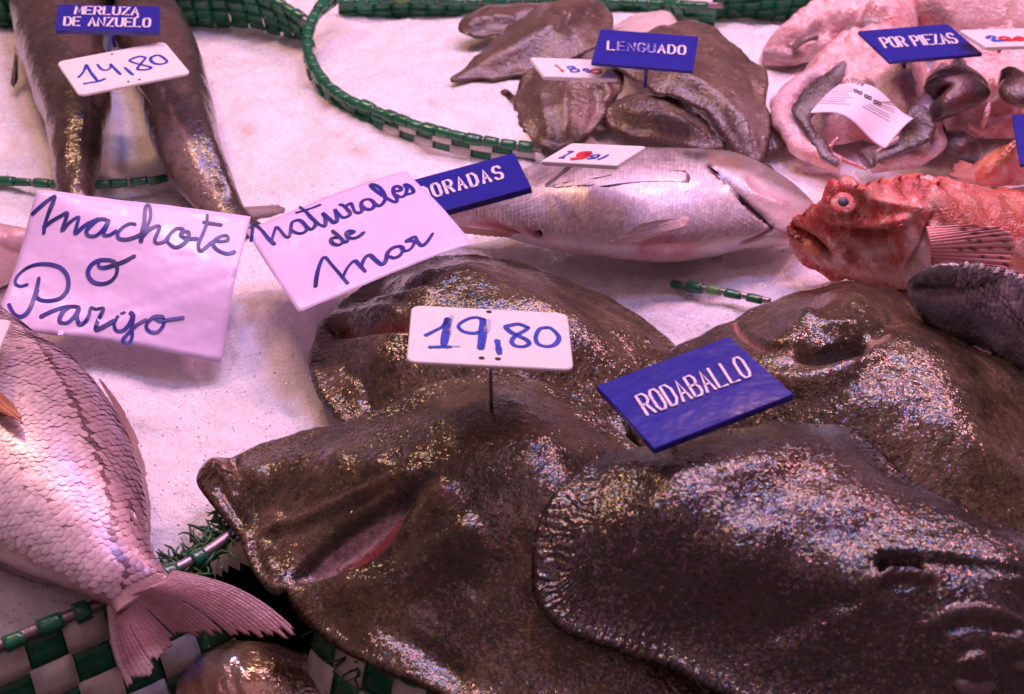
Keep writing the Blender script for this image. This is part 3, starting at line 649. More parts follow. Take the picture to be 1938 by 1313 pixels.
C_ = sheet('turbot', [(1205, 700, .03), (1262, 664, .030), (1330, 630, .028), (1395, 600, .026), (1440, 577, .026), (1520, 549, .024), (1580, 540, .022), (1640, 538, .022), (1700, 550, .022), (1745, 588, .024), (1796, 626, .026), (1860, 664, .026), (1945, 712, .026), (2040, 900, .02), (2060, 1010, .02), (1980, 1100, .015), (1750, 1100, .012), (1500, 1040, .01), (1300, 940, .012), (1200, 830, .015), (1180, 760, .025)],
    'turbot_skin', step=.0019, T=.044, R=.085, fringe=.0, seed=33, rough=.0018, rs=26, wave=.0006, feats=[
    ('groove', [(1500, 664), (1560, 672), (1615, 666), (1652, 645)], 15, .014), ('area', [(1545, 655), (1600, 668), (1645, 645), (1620, 640), (1570, 648)], 8, GILL_SHADE, .95),  # shade inside the gill opening painted dark
    ('flap', [(1440, 660), (1520, 680), (1600, 680), (1665, 655)], 26, .002, 1), ('area', [(1632, 664), (1652, 640), (1686, 631), (1668, 652), (1650, 664)], 4, (.40, .25, .20), .95),
    ('groove', [(1386, 602), (1408, 632), (1445, 655), (1500, 664)], 6, .006), ('line', [(1386, 602), (1408, 634), (1450, 658), (1495, 668)], 5, (.42, .19, .16), .9),
    ('ridge', [(1500, 600), (1570, 620), (1640, 622)], 14, .005), ('bump', (1500, 630), 32, .006), ('ridge', [(1430, 590), (1520, 600), (1590, 580)], 12, .003),
    ('bump', (1610, 570), 40, .005), ('groove', [(1700, 600), (1650, 640)], 14, .003), ('ridge', [(1680, 640), (1560, 720), (1440, 720)], 22, .005),
    ('area', [(1600, 680), (1750, 700), (1850, 800), (1700, 780)], 50, (.10, .072, .045), .5)])
tag(C_, 'brown turbot whose open gill shows behind the RODABALLO sign', 'fish', 'brown turbots heaped at the front')
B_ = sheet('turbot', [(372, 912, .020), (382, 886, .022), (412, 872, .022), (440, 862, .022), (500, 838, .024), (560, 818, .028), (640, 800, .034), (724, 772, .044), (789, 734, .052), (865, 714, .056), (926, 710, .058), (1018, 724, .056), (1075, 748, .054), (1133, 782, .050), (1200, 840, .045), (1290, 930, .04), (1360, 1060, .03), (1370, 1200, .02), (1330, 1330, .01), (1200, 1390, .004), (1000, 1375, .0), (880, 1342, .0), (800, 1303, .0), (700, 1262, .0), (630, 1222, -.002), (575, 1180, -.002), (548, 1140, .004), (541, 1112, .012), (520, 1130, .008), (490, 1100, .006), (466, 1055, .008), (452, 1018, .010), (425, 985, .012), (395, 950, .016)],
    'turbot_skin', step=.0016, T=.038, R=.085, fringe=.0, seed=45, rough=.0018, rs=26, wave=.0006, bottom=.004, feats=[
    ('ridge', [(470, 1012), (560, 986), (650, 945), (740, 905), (815, 886)], 7, .0028), ('line', [(470, 1012), (560, 986), (650, 945), (740, 905)], 6, TAN, .55),
    ('groove', [(470, 1026), (560, 1002), (650, 962), (740, 922)], 10, .0025),
    ('groove', [(552, 1100), (610, 1062), (690, 1010), (752, 955), (800, 905)], 17, .009),
    ('area', [(560, 1094), (610, 1040), (690, 985), (755, 935), (778, 945), (742, 1010), (690, 1066), (630, 1096)], 6, (.33, .21, .20), .96),
    ('area', [(640, 1090), (690, 1052), (740, 1000), (765, 958), (752, 1008), (710, 1060)], 5, (.24, .035, .04), .92),
    ('area', [(742, 945), (770, 915), (812, 893), (800, 915), (772, 948)], 5, GILL_SHADE, .97),  # shade in the upper end of the slit, painted
    ('line', [(556, 1090), (608, 1038), (690, 980), (758, 930), (812, 893)], 7, GILL_SHADE, .9), ('groove', [(560, 1086), (610, 1040), (690, 984), (760, 934)], 6, .004),  # shade under the upper gill lip painted as a dark line
    ('flap', [(548, 1108), (640, 1098), (724, 1050), (778, 980), (835, 905)], 30, .003, 1),
    ('groove', [(440, 868), (452, 900), (446, 935)], 8, .005), ('groove', [(410, 905), (440, 958), (470, 1005)], 7, .003), ('bump', (408, 890), 20, .007), ('line', [(400, 884), (425, 876), (440, 888)], 9, (.26, .07, .05), .7),
    ('bump', (480, 900), 26, .004), ('line', [(375, 912), (400, 955), (440, 1000), (470, 1014)], 8, (.20, .12, .085), .6),
    ('groove', [(752, 850), (762, 866)], 7, .004), ('line', [(753, 850), (763, 864)], 5, (.09, .02, .018), .9), ('bump', (640, 860), 26, .003), ('bump', (710, 880), 22, .003),
    ('bump', (838, 945), 26, .006), ('area', [(815, 930), (850, 922), (866, 945), (850, 968), (822, 958)], 8, (.20, .115, .08), .75), ('bump', (520, 985), 18, .003), ('area', [(495, 970), (545, 965), (550, 990), (510, 998)], 12, TAN, .5),
    ('groove', [(480, 1020), (490, 1060), (520, 1100)], 9, .003), ('ridge', [(500, 1060), (520, 1100), (530, 1130)], 10, .003),
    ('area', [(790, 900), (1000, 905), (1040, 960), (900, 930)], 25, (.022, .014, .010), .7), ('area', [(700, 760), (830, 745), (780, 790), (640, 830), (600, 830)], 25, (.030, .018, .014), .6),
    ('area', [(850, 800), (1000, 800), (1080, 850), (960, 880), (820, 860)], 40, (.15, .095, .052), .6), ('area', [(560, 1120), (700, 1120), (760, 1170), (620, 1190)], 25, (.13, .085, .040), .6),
    ('bump', (1000, 850), 100, .006), ('groove', [(880, 1130), (960, 1060), (1010, 1000)], 30, .003), ('ridge', [(600, 1130), (720, 1120), (840, 1050), (920, 980)], 34, .008),
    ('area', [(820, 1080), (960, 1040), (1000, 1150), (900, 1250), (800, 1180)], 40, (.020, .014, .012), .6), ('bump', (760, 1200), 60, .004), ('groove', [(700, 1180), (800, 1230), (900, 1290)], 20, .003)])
tag(B_, 'brown turbot with gaping gill and its mouth to the left', 'fish', 'brown turbots heaped at the front')
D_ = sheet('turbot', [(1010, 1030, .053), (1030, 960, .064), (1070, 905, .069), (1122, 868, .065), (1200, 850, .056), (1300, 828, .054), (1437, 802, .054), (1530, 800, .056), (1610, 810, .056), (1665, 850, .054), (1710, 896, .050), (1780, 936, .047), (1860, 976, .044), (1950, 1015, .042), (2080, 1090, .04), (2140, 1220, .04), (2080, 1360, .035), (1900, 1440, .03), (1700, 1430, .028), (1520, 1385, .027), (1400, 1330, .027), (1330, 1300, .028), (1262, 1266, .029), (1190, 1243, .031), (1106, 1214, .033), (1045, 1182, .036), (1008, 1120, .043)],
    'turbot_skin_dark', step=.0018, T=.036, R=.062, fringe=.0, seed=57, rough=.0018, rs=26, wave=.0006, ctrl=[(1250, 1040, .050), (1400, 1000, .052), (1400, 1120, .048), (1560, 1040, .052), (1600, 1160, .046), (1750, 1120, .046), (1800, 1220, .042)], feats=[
    ('groove', [(1664, 1060), (1710, 1066), (1748, 1064)], 13, .014), ('area', [(1660, 1040), (1700, 1042), (1745, 1058), (1700, 1086), (1664, 1080)], 5, (.006, .003, .003), .97),  # opening painted near black for the shade within
    ('groove', [(1745, 1060), (1830, 1068), (1945, 1086)], 5, .0025), ('flap', [(1660, 1036), (1750, 1050), (1860, 1064), (1945, 1080)], 24, .0015, -1), ('line', [(1750, 1062), (1830, 1070), (1900, 1080)], 4, GILL_SHADE, .8),  # shade along the gill line painted in
    ('ridge', [(1664, 1090), (1710, 1088), (1775, 1098)], 7, .006), ('line', [(1666, 1088), (1710, 1086), (1780, 1098)], 7, (.13, .062, .045), .8), ('groove', [(1670, 1104), (1730, 1106)], 5, .004),
    ('bump', (1648, 1112), 16, .008), ('line', [(1640, 1118), (1668, 1130)], 9, (.15, .10, .085), .6), ('groove', [(1590, 1135), (1640, 1125)], 8, .004),
    ('ridge', [(1755, 1185), (1800, 1160), (1860, 1154), (1945, 1178)], 6, .003), ('line', [(1765, 1180), (1810, 1160), (1870, 1155), (1945, 1178)], 5, (.16, .115, .095), .6), ('groove', [(1780, 1190), (1850, 1175), (1940, 1195)], 10, .004),
    ('ridge', [(1180, 1072), (1205, 1056)], 7, .003), ('ridge', [(1246, 1130), (1258, 1145)], 7, .003), ('bump', (1845, 1275), 46, .008), ('groove', [(1806, 1262), (1830, 1240), (1875, 1245), (1890, 1285)], 7, .004), ('bump', (1925, 1236), 34, .006),
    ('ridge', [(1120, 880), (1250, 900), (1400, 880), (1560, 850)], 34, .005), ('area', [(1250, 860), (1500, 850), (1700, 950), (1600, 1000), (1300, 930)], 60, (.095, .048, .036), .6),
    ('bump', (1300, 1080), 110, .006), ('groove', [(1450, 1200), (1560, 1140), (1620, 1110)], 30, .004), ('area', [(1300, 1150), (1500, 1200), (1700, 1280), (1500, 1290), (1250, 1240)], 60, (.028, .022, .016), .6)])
tag(D_, 'dark turbot on top of the heap with its eye at the lower right', 'fish', 'brown turbots heaped at the front')
def on_surface(o, px, py):
    """height of a sheet where the pixel's sight line meets it"""
    V = np.array([v.co for v in o.data.vertices])+np.array(o.location); q = proj(V); d = np.hypot(q[:, 0]-px, q[:, 1]-py); i = np.argsort(d)[:6]; return float(V[i, 2].max())
def seen_at(o, px, py, lift=.0003):
    """point of a body's skin that shows at a pixel"""
    V = np.array([v.co for v in o.data.vertices])+world_loc(o); q = proj(V); d = np.hypot(q[:, 0]-px, q[:, 1]-py); i = np.argsort(d)[:40]; i = i[d[i] < d[i[0]]+7]
    dep = V[i, 1]*CT-(V[i, 2]-HC)*ST; j = i[dep.argmin()]; return P(px, py, V[j, 2]+lift)
zz = on_surface(D_, 1845, 1277); eye(D_, 1845, 1277, zz-.0015, .0105); zz = on_surface(D_, 1928, 1236); eye(D_, 1930, 1238, zz-.0015, .008)
# ------------------------------------------------------------------ pink snapper at the left
root = thing('snapper', 'pink scaly snapper lying with its forked tail over the basket', 'fish', P(60, 1000, 0))
lf = loft([(-120, 520, -520, 700, .020, .030), (-30, 560, -420, 830, .027, .034), (60, 630, -300, 930, .031, .036), (150, 690, -190, 985, .031, .036), (214, 765, -90, 1022, .029, .034), (256, 850, -5, 1052, .025, .031), (276, 930, 66, 1082, .020, .028), (284, 1000, 128, 1108, .014, .025), (292, 1050, 172, 1128, .0095, .022), (318, 1085, 206, 1142, .006, .018), (334, 1100, 222, 1160, .003, .016)], 200, 90)
loft_obj('body', lf, 'snapper_skin', root, [('area', [(90, 640), (180, 700), (255, 850), (285, 1000), (230, 1000), (180, 850), (110, 730)], 30, (.16, .075, .085), .7), ('area', [(-100, 800), (60, 960), (180, 1090), (100, 1090), (-100, 1000)], 40, (.66, .56, .53), .7),
    ('line', [(62, 640), (130, 740), (180, 840), (205, 930), (215, 1010)], 5, (.03, .012, .012), .85), ('groove', [(62, 640), (130, 740), (180, 840), (205, 930), (215, 1010)], 4, .0006), ('groove', [(245, 955), (252, 1000)], 6, .003)], rough=.0006)
LAT = np.array([(40, 610), (90, 672), (130, 740), (180, 840), (205, 930), (215, 1010), (235, 1060)], float)
def snap_col(p, r, cb):
    q = proj(p); xs = np.interp(q[1], LAT[:, 1], LAT[:, 0]); d = q[0]-xs; j = r.uniform(.82, 1.12)
    if abs(d+1) < 5.5: c = (.17, .09, .095)
    elif d > 0: k = min(d/60, 1); c = (.50-.14*k, .33-.10*k, .34-.09*k)
    else:
        k = min(-d/150, 1); c = (.60+.20*k, .42+.24*k, .42+.22*k)
    return (c[0]*j, c[1]*j, c[2]*j, 1.0)
scales(lf, .0034, .0037, root, 'snapper_scale', .12, .99, .05, .92, .00042, 3, snap_col, ek=.74)
fin('tail_fin', [(326, 1078, .024), (308, 1098, .023), (282, 1110, .023), (248, 1124, .021), (216, 1138, .019), (202, 1142, .016)], [(582, 1212, .000), (505, 1209, -.001), (442, 1206, -.002), (390, 1206, -.003), (345, 1208, -.004), (312, 1240, -.008), (285, 1282, -.012), (246, 1310, -.016)],
    'fin_pink', root, 34, .00028, .14, 26, 6, bow=((14, -24), (-10, 4)), seed=4, splits=(74, 75, 76, 77, 130, 131, 168), feats=[('area', [(470, 1190), (590, 1215), (500, 1215), (440, 1205)], 12, (.56, .22, .15), .7), ('area', [(280, 1230), (330, 1225), (300, 1290), (240, 1320), (225, 1280), (250, 1260)], 14, (.62, .45, .42), .75), ('line', [(206, 1150), (214, 1220), (240, 1300)], 9, (.60, .46, .44), .7), ('area', [(330, 1080), (240, 1120), (230, 1180), (330, 1140)], 25, (.40, .22, .22), .5)])
fin('dorsal_fin', [(186, 716, .040), (214, 765, .039), (245, 830, .038), (266, 900, .034), (276, 960, .030), (278, 1025, .024)], [(197, 722, .032), (232, 772, .029), (263, 838, .027), (280, 906, .024), (287, 972, .021), (281, 1046, .018)], 'fin_red', root, 22, .0006, .30, 8, 4, seed=5, feats=[('line', [(186, 716), (245, 830), (278, 1000)], 26, (.24, .07, .075), .9)])
fin('anal_fin', [(-40, 1030, .020), (20, 1056, .018), (70, 1083, .017), (118, 1104, .016)], [(-50, 1062, .006), (20, 1085, .005), (70, 1102, .006), (108, 1110, .010)], 'fin_grey', root, 14, .0007, .12, 8, 4, seed=6)
fin('pectoral_fin', [(-60, 690, .073), (-50, 720, .073), (-55, 750, .072)], [(30, 765, .071), (46, 800, .070), (20, 790, .071)], 'fin_red', root, 10, .0006, .1, 10, 4, seed=7, feats=[('area', [(-60, 680), (50, 760), (50, 810), (-60, 760)], 20, (.50, .20, .08), .8)])

# ------------------------------------------------------------------ dark hakes at the top left
root = thing('hake', 'dark hake nearer the left edge under the hanging signs', 'fish', P(130, 200, 0), 'dark hakes hanging tail down')
lf = loft([(225, -60, 5, -60, .030, .030), (206, 0, 18, 0, .030, .032), (196, 65, 25, 65, .030, .032), (208, 131, 44, 131, .029, .031), (211, 190, 68, 190, .027, .029), (203, 236, 86, 236, .024, .026), (192, 285, 94, 295, .020, .022), (186, 330, 100, 340, .016, .018), (178, 375, 112, 385, .012, .015), (170, 420, 120, 430, .006, .010)], 110, 48)
loft_obj('body', lf, 'hake_skin', root, [('area', [(20, 40), (60, 120), (90, 220), (108, 350), (98, 350), (70, 220), (20, 100)], 14, (.20, .15, .13), .75), ('line', [(30, 110), (70, 190), (100, 330)], 10, (.27, .21, .19), .6), ('line', [(175, 150), (172, 260), (162, 350)], 14, (.040, .022, .018), .7), ('groove', [(183, 60), (190, 110), (180, 200)], 8, .003), ('ridge', [(160, 170), (160, 260), (152, 350)], 12, .002), ('area', [(110, 60), (180, 70), (190, 100), (150, 95)], 12, (.13, .07, .06), .6)], rough=.0010, rs=40, seed=5)
fin('pectoral_fin', [(30, 80, .030), (28, 95, .028), (34, 108, .026)], [(20, 160, .006), (26, 166, .006), (34, 150, .008)], 'hake_skin', root, 8, .0005, .05, 8, 4, seed=8, feats=[('area', [(0, 60), (60, 60), (60, 180), (0, 180)], 8, (.04, .022, .02), .9)])
root = thing('hake', 'dark hake with pale belly and its tail by the lilac papers', 'fish', P(340, 220, 0), 'dark hakes hanging tail down')
lf = loft([(318, -60, 205, -60, .026, .030), (330, 0, 218, 0, .028, .030), (356, 49, 214, 60, .029, .031), (384, 115, 250, 125, .029, .031), (399, 180, 268, 195, .028, .029), (412, 249, 282, 258, .025, .027), (428, 311, 314, 322, .020, .022), (444, 352, 346, 366, .014, .017), (458, 386, 376, 396, .010, .013), (478, 410, 410, 425, .008, .011), (505, 430, 455, 448, .005, .009)], 110, 48)
loft_obj('body', lf, 'hake_skin', root, [('area', [(270, 170), (330, 230), (390, 330), (420, 395), (370, 390), (310, 310), (275, 250)], 16, (.23, .165, .14), .8), ('line', [(300, 160), (340, 240), (400, 350)], 3, (.55, .42, .36), .5), ('line', [(372, 140), (395, 240), (430, 350), (452, 392)], 14, (.034, .020, .017), .8), ('ridge', [(350, 120), (382, 220), (420, 330), (446, 385)], 12, .003), ('area', [(220, 10), (330, 40), (340, 110), (240, 110)], 20, (.15, .08, .07), .5), ('groove', [(300, 40), (345, 90), (350, 130)], 8, .003)], rough=.0010, rs=40, seed=9)
fin('tail_fin', [(448, 392, .014), (456, 402, .012), (452, 412, .010)], [(530, 388, .004), (545, 400, .003), (520, 408, .003)], 'fin_grey', root, 8, .0006, .08, 10, 4, seed=9)

# ------------------------------------------------------------------ silver bream (meagre-like body) under the DORADAS sign
root = thing('bream', 'silver pink bream facing right beside the DORADAS sign', 'fish', P(1200, 430, 0))
lf = loft([(800, 395, 812, 432, .006, .016), (880, 376, 880, 430, .012, .020), (930, 350, 935, 444, .018, .025), (1000, 314, 1020, 464, .025, .029), (1100, 292, 1110, 482, .030, .033), (1200, 280, 1200, 494, .033, .035), (1290, 280, 1285, 495, .033, .035), (1360, 284, 1350, 486, .031, .034), (1415, 296, 1400, 475, .027, .032), (1460, 320, 1445, 468, .022, .030), (1500, 345, 1480, 464, .016, .028), (1530, 372, 1504, 456, .010, .026), (1548, 392, 1516, 440, .004, .025)], 260, 110)
loft_obj('body', lf, 'silver_skin', root, [('area', [(920, 355), (1100, 285), (1340, 275), (1330, 308), (1200, 318), (1100, 330), (960, 372)], 22, (.25, .20, .195), .85), ('area', [(1330, 280), (1392, 280), (1440, 302), (1500, 340), (1556, 385), (1530, 384), (1470, 354), (1415, 326), (1350, 312)], 9, (.24, .185, .16), .9), ('line', [(1350, 298), (1395, 312)], 9, (.38, .17, .09), .6),
    ('line', [(1300, 292), (1335, 294)], 9, (.045, .03, .025), .8), ('area', [(1240, 440), (1330, 455), (1300, 488), (1200, 488)], 20, (.50, .12, .13), .75), ('line', [(1050, 470), (1200, 492), (1340, 486)], 9, (.62, .32, .30), .55), ('area', [(1310, 430), (1450, 418), (1450, 440), (1400, 462), (1320, 470)], 18, (.62, .42, .40), .7), ('line', [(880, 425), (960, 430), (1010, 440)], 9, (.45, .10, .10), .8), ('area', [(1400, 340), (1480, 365), (1530, 410), (1450, 415)], 18, (.72, .46, .46), .6), ('area', [(1400, 465), (1450, 446), (1490, 440), (1510, 460), (1440, 472)], 10, (.76, .56, .54), .7),
    ('groove', [(1341, 314), (1366, 332), (1388, 350), (1414, 385), (1441, 409), (1462, 430)], 7, .004), ('flap', [(1341, 318), (1366, 337), (1386, 354), (1410, 388), (1438, 413), (1462, 434)], 20, .0006, 1), ('ridge', [(1395, 320), (1420, 360), (1460, 380), (1500, 390)], 9, .0015),
    ('line', [(1342, 314), (1366, 333), (1388, 351), (1412, 383)], 6.5, (.035, .008, .010), .97, 0), ('line', [(1400, 368), (1441, 410), (1462, 431)], 4.5, (.06, .012, .014), .95, 0), ('line', [(1462, 431), (1456, 438), (1423, 455), (1402, 462)], 3.5, (.32, .05, .06), .85, 0), ('groove', [(1462, 431), (1456, 438), (1423, 455), (1402, 462)], 4, .003), ('line', [(1425, 330), (1412, 345), (1440, 370), (1490, 385)], 3, (.62, .25, .26), .6),  # dark red gill gap, its shade painted in
    ('groove', [(1012, 440), (1024, 446)], 6, .005), ('line', [(1000, 436), (1036, 452)], 9, (.50, .12, .12), .5), ('line', [(1014, 440), (1024, 448)], 5, (.10, .008, .010), .95), ('line', [(1466, 432), (1500, 446)], 3, (.4, .12, .12), .7)], rough=.0006, rs=40, seed=2)
GILL = np.array([(1300, 290), (1330, 300), (1341, 315), (1366, 332), (1388, 350), (1414, 385), (1441, 409), (1462, 430)], float)
bream_body = root.children[0]
gs = resample(np.array([(1340, 313), (1366, 332), (1388, 350), (1414, 385), (1441, 409), (1462, 430)], float), 18)
gp3 = np.array([seen_at(bream_body, x, y, .0004) for x, y in gs]); gp3[1:-1] = (gp3[:-2]+gp3[1:-1]+gp3[2:])/3
gw = .0022*np.sin(np.linspace(.25, math.pi*.97, 18))**.8+.0003
V = np.concatenate([gp3+np.array([.7, .7, 0])*gw[:, None]*.5, gp3-np.array([.7, .7, 0])*gw[:, None]*.5, gp3-[0, 0, .002]])
mesh('gill_shade_strip', V, [(i, i+1, 18+i+1, 18+i) for i in range(17)]+[(i, 36+i, 37+i, i+1) for i in range(17)]+[(18+i, 19+i, 37+i, 36+i) for i in range(17)], 'gill_shade', root)  # dark strip laid on the skin as shade of the gill gap
def dor_col(p, r, cb):
    q = proj(p); xg = np.interp(q[1], GILL[:, 1], GILL[:, 0]) if q[1] < 430 else 1462-(q[1]-430)*1.9
    if q[0] > xg-14-r.random()*8: return None
    j = r.uniform(.8, 1.12); base = np.array([.80, .71, .72])
    c = base*(1-cb[3])+cb[:3]*cb[3]
    return (c[0]*j, c[1]*j, c[2]*j, 1.0)
scales(lf, .0027, .0029, root, 'dorada_scale', .10, .90, .02, .97, .00022, 5, dor_col, ek=.80)
on_b = lambda pts, up: [(x, y, float(seen_at(bream_body, x, y, up)[2])) for x, y in pts]
fin('pectoral_fin', on_b([(1296, 322), (1306, 334), (1304, 346)], .0008), on_b([(1130, 336), (1036, 353), (1150, 352)], .0010), 'fin_grey', root, 12, .0005, .03, 16, 4, seed=11, sag=.0022)
fin('pelvic_fin', [(1300, 408, .0605), (1306, 416, .059), (1300, 428, .0565)], [(1220, 422, .0590), (1150, 460, .0465), (1190, 462, .0445)], 'fin_red', root, 9, .0006, .04, 12, 4, seed=12, feats=[('area', [(1100, 380), (1320, 380), (1320, 490), (1100, 490)], 20, (.68, .48, .47), .9)])
fin('anal_fin', [(870, 428, .020), (920, 434, .022), (985, 440, .024)], [(860, 440, .012), (905, 446, .012), (975, 448, .016)], 'fin_red', root, 9, .0005, .1, 6, 4, seed=13)
fin('tail_fin', [(830, 394, .018), (832, 412, .018), (835, 428, .016)], [(710, 365, .010), (735, 420, .010), (715, 470, .006)], 'fin_grey', root, 14, .0005, .06, 12, 4, seed=14)
eye(root, 1452, 318, .0455, .0062, (.2, -.3, .9))

# ------------------------------------------------------------------ red scorpionfish
root = thing('scorpionfish', 'red mottled scorpionfish with spotted fin, nose to the bream', 'fish', P(1720, 460, 0))
lf = loft([(1492, 428, 1488, 442, .004, .038), (1506, 404, 1500, 470, .014, .036), (1545, 383, 1528, 502, .026, .038), (1585, 362, 1575, 524, .034, .040), (1630, 350, 1625, 535, .038, .042), (1690, 334, 1690, 546, .040, .043), (1750, 334, 1750, 552, .040, .043), (1820, 352, 1820, 556, .036, .040), (1940, 362, 1940, 550, .030, .036), (2100, 380, 2100, 520, .018, .028)], 260, 120)
loft_obj('body', lf, 'red_skin', root, [('groove', [(1489, 434), (1520, 446), (1548, 466), (1572, 494)], 7, .009), ('flap', [(1489, 436), (1520, 450), (1548, 470), (1570, 496)], 14, .003, 1), ('line', [(1492, 436), (1522, 448), (1550, 468), (1568, 490)], 4.5, (.12, .015, .01), .9), ('line', [(1488, 446), (1510, 456), (1540, 474)], 8, (.70, .30, .12), .8), ('line', [(1494, 424), (1520, 430), (1550, 448)], 9, (.50, .14, .05), .7),
    ('bump', (1597, 380), 30, .007), ('groove', [(1570, 402), (1600, 410), (1625, 396)], 7, .005), ('ridge', [(1560, 362), (1600, 356), (1640, 366)], 7, .006), ('ridge', [(1560, 410), (1620, 425), (1700, 420), (1740, 400)], 9, .005), ('groove', [(1570, 425), (1640, 440), (1710, 436)], 7, .005), ('ridge', [(1640, 370), (1680, 385), (1760, 400)], 8, .004),
    ('groove', [(1770, 392), (1752, 430), (1735, 470), (1700, 520)], 8, .004), ('flap', [(1770, 392), (1750, 430), (1733, 470), (1695, 522)], 26, .004, 1), ('line', [(1772, 390), (1754, 428), (1738, 462)], 4, (.12, .022, .018), .7), ('line', [(1770, 385), (1730, 410), (1720, 450)], 12, (.62, .42, .36), .65),
    ('area', [(1590, 440), (1690, 440), (1700, 480), (1620, 500)], 20, (.26, .10, .055), .6), ('area', [(1540, 490), (1650, 510), (1740, 500), (1760, 550), (1620, 545)], 16, (.76, .50, .43), .75), ('area', [(1720, 460), (1770, 440), (1775, 520), (1720, 530)], 14, (.78, .62, .56), .75), ('line', [(1640, 480), (1690, 470)], 9, (.74, .52, .45), .7), ('line', [(1650, 360), (1700, 390)], 14, (.62, .16, .10), .7),
    ('area', [(1780, 360), (1938, 372), (1938, 420), (1780, 420)], 30, (.44, .13, .06), .6), ('area', [(1850, 500), (1938, 470), (1938, 560), (1840, 560)], 30, (.74, .30, .15), .7)], rough=.0024, rs=110, seed=4)
eye(root, 1596, 381, .0795, .0082, (-.15, -.5, .85), 'red_skin', 'eye_grey', .30, .62)
pf = fin('pectoral_fin', [(1752, 428, .076), (1758, 450, .073), (1762, 475, .066), (1762, 505, .054)], [(1845, 428, .078), (1912, 440, .074), (1922, 480, .062), (1900, 540, .046)], 'fin_red', root, 14, .0011, .05, 18, 8, seed=15, stripe=((.60, .07, .06), (.76, .46, .40)),
    feats=[('line', [(x, y), (x+6, y+2)], 4.5, (.10, .02, .012), .9, 0) for x, y in [(1820, 432), (1842, 440), (1850, 455), (1862, 432), (1880, 445), (1895, 455), (1905, 470), (1870, 468), (1838, 470), (1858, 485), (1890, 486), (1902, 500), (1875, 505), (1846, 500), (1828, 452), (1812, 470), (1884, 428)]])
spk = MB()
for x, y, zz in [(1575, 360, .086), (1618, 354, .088), (1640, 350, .088), (1662, 342, .088), (1700, 338, .088), (1735, 336, .088), (1775, 345, .088), (1625, 420, .082), (1700, 430, .080), (1745, 405, .084), (1530, 395, .066)]:
    p0 = P(x, y, zz-.006); p1 = P(x+8, y-6, zz+.003); V, Fc = tube(np.array([p0, (p0+p1)/2, p1]), [.0014, .0010, .0002], 6); spk.add(V, Fc)
spk.build('head_spines', 'red_skin', root)['kind'] = 'stuff'
root = thing('red_fish', 'orange red fish tail poking in from the right edge', 'fish', P(1890, 310, 0))
lf = loft([(1838, 312, 1846, 348, .006, .016), (1862, 292, 1872, 352, .012, .020), (1900, 270, 1910, 350, .018, .024), (1945, 250, 1960, 340, .024, .028), (2040, 210, 2060, 320, .028, .03), (2150, 180, 2160, 300, .01, .028)], 60, 40)
loft_obj('body', lf, 'red_skin', root, [('area', [(1840, 330), (1940, 300), (1940, 345), (1860, 352)], 12, (.62, .10, .05), .8), ('area', [(1850, 300), (1930, 262), (1938, 290), (1870, 315)], 12, (.62, .25, .10), .7)])
scales(lf, .0034, .0034, root, 'red_scale', .1, .7, .08, .8, .0004, 6, lambda p, r, cb: (.58*r.uniform(.8, 1.1), .20*r.uniform(.7, 1.2), .09, .9))
fin('tail_fin', [(1846, 312, .020), (1846, 330, .019), (1850, 346, .016)], [(1812, 300, .012), (1796, 330, .010), (1808, 350, .006)], 'fin_red', root, 9, .0008, .3, 8, 4, seed=16)

# ------------------------------------------------------------------ dark silver fish at the right edge
root = thing('sea_bass', 'dark violet silver fish at the right edge above the turbots', 'fish', P(1850, 600, 0))
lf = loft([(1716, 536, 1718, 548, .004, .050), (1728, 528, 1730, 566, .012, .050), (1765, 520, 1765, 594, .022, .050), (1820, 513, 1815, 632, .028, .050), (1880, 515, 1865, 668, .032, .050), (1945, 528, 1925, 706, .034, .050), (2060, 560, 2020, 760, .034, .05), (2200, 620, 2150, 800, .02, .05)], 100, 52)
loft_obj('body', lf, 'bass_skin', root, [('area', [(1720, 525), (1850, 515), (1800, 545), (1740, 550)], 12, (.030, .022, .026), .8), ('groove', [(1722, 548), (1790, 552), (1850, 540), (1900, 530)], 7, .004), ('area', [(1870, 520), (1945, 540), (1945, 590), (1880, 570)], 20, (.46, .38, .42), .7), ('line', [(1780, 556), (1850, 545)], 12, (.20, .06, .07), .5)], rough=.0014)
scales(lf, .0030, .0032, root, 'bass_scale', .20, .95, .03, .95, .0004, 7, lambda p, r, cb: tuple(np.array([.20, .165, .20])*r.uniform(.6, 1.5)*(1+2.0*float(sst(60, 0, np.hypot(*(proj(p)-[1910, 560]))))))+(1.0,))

# ------------------------------------------------------------------ fish glimpsed at the left edge and below the tail
root = thing('pink_fish', 'smooth pink fish cut by the left edge behind the lilac paper', 'fish', P(20, 470, 0))
lf = loft([(-260, 380, -250, 620, .03, .03), (-120, 400, -120, 590, .028, .03), (-20, 415, -20, 550, .024, .027), (44, 430, 44, 520, .018, .023), (110, 450, 110, 500, .010, .018), (160, 465, 160, 490, .005, .012)], 60, 40)
loft_obj('body', lf, 'silver_skin', root, [('area', [(-200, 380), (200, 400), (200, 520), (-200, 600)], 20, (.52, .27, .25), .75), ('groove', [(-60, 450), (0, 462), (60, 485)], 5, .002), ('line', [(-60, 450), (0, 462), (60, 485)], 5, (.25, .10, .09), .7)])
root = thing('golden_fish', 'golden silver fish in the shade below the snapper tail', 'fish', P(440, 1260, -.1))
lf = loft([(318, 1300, 335, 1420, .012, -.075), (350, 1250, 380, 1420, .024, -.075), (410, 1222, 440, 1440, .032, -.075), (480, 1212, 510, 1450, .034, -.075), (560, 1226, 600, 1460, .03, -.075), (700, 1260, 740, 1450, .02, -.075)], 80, 44)
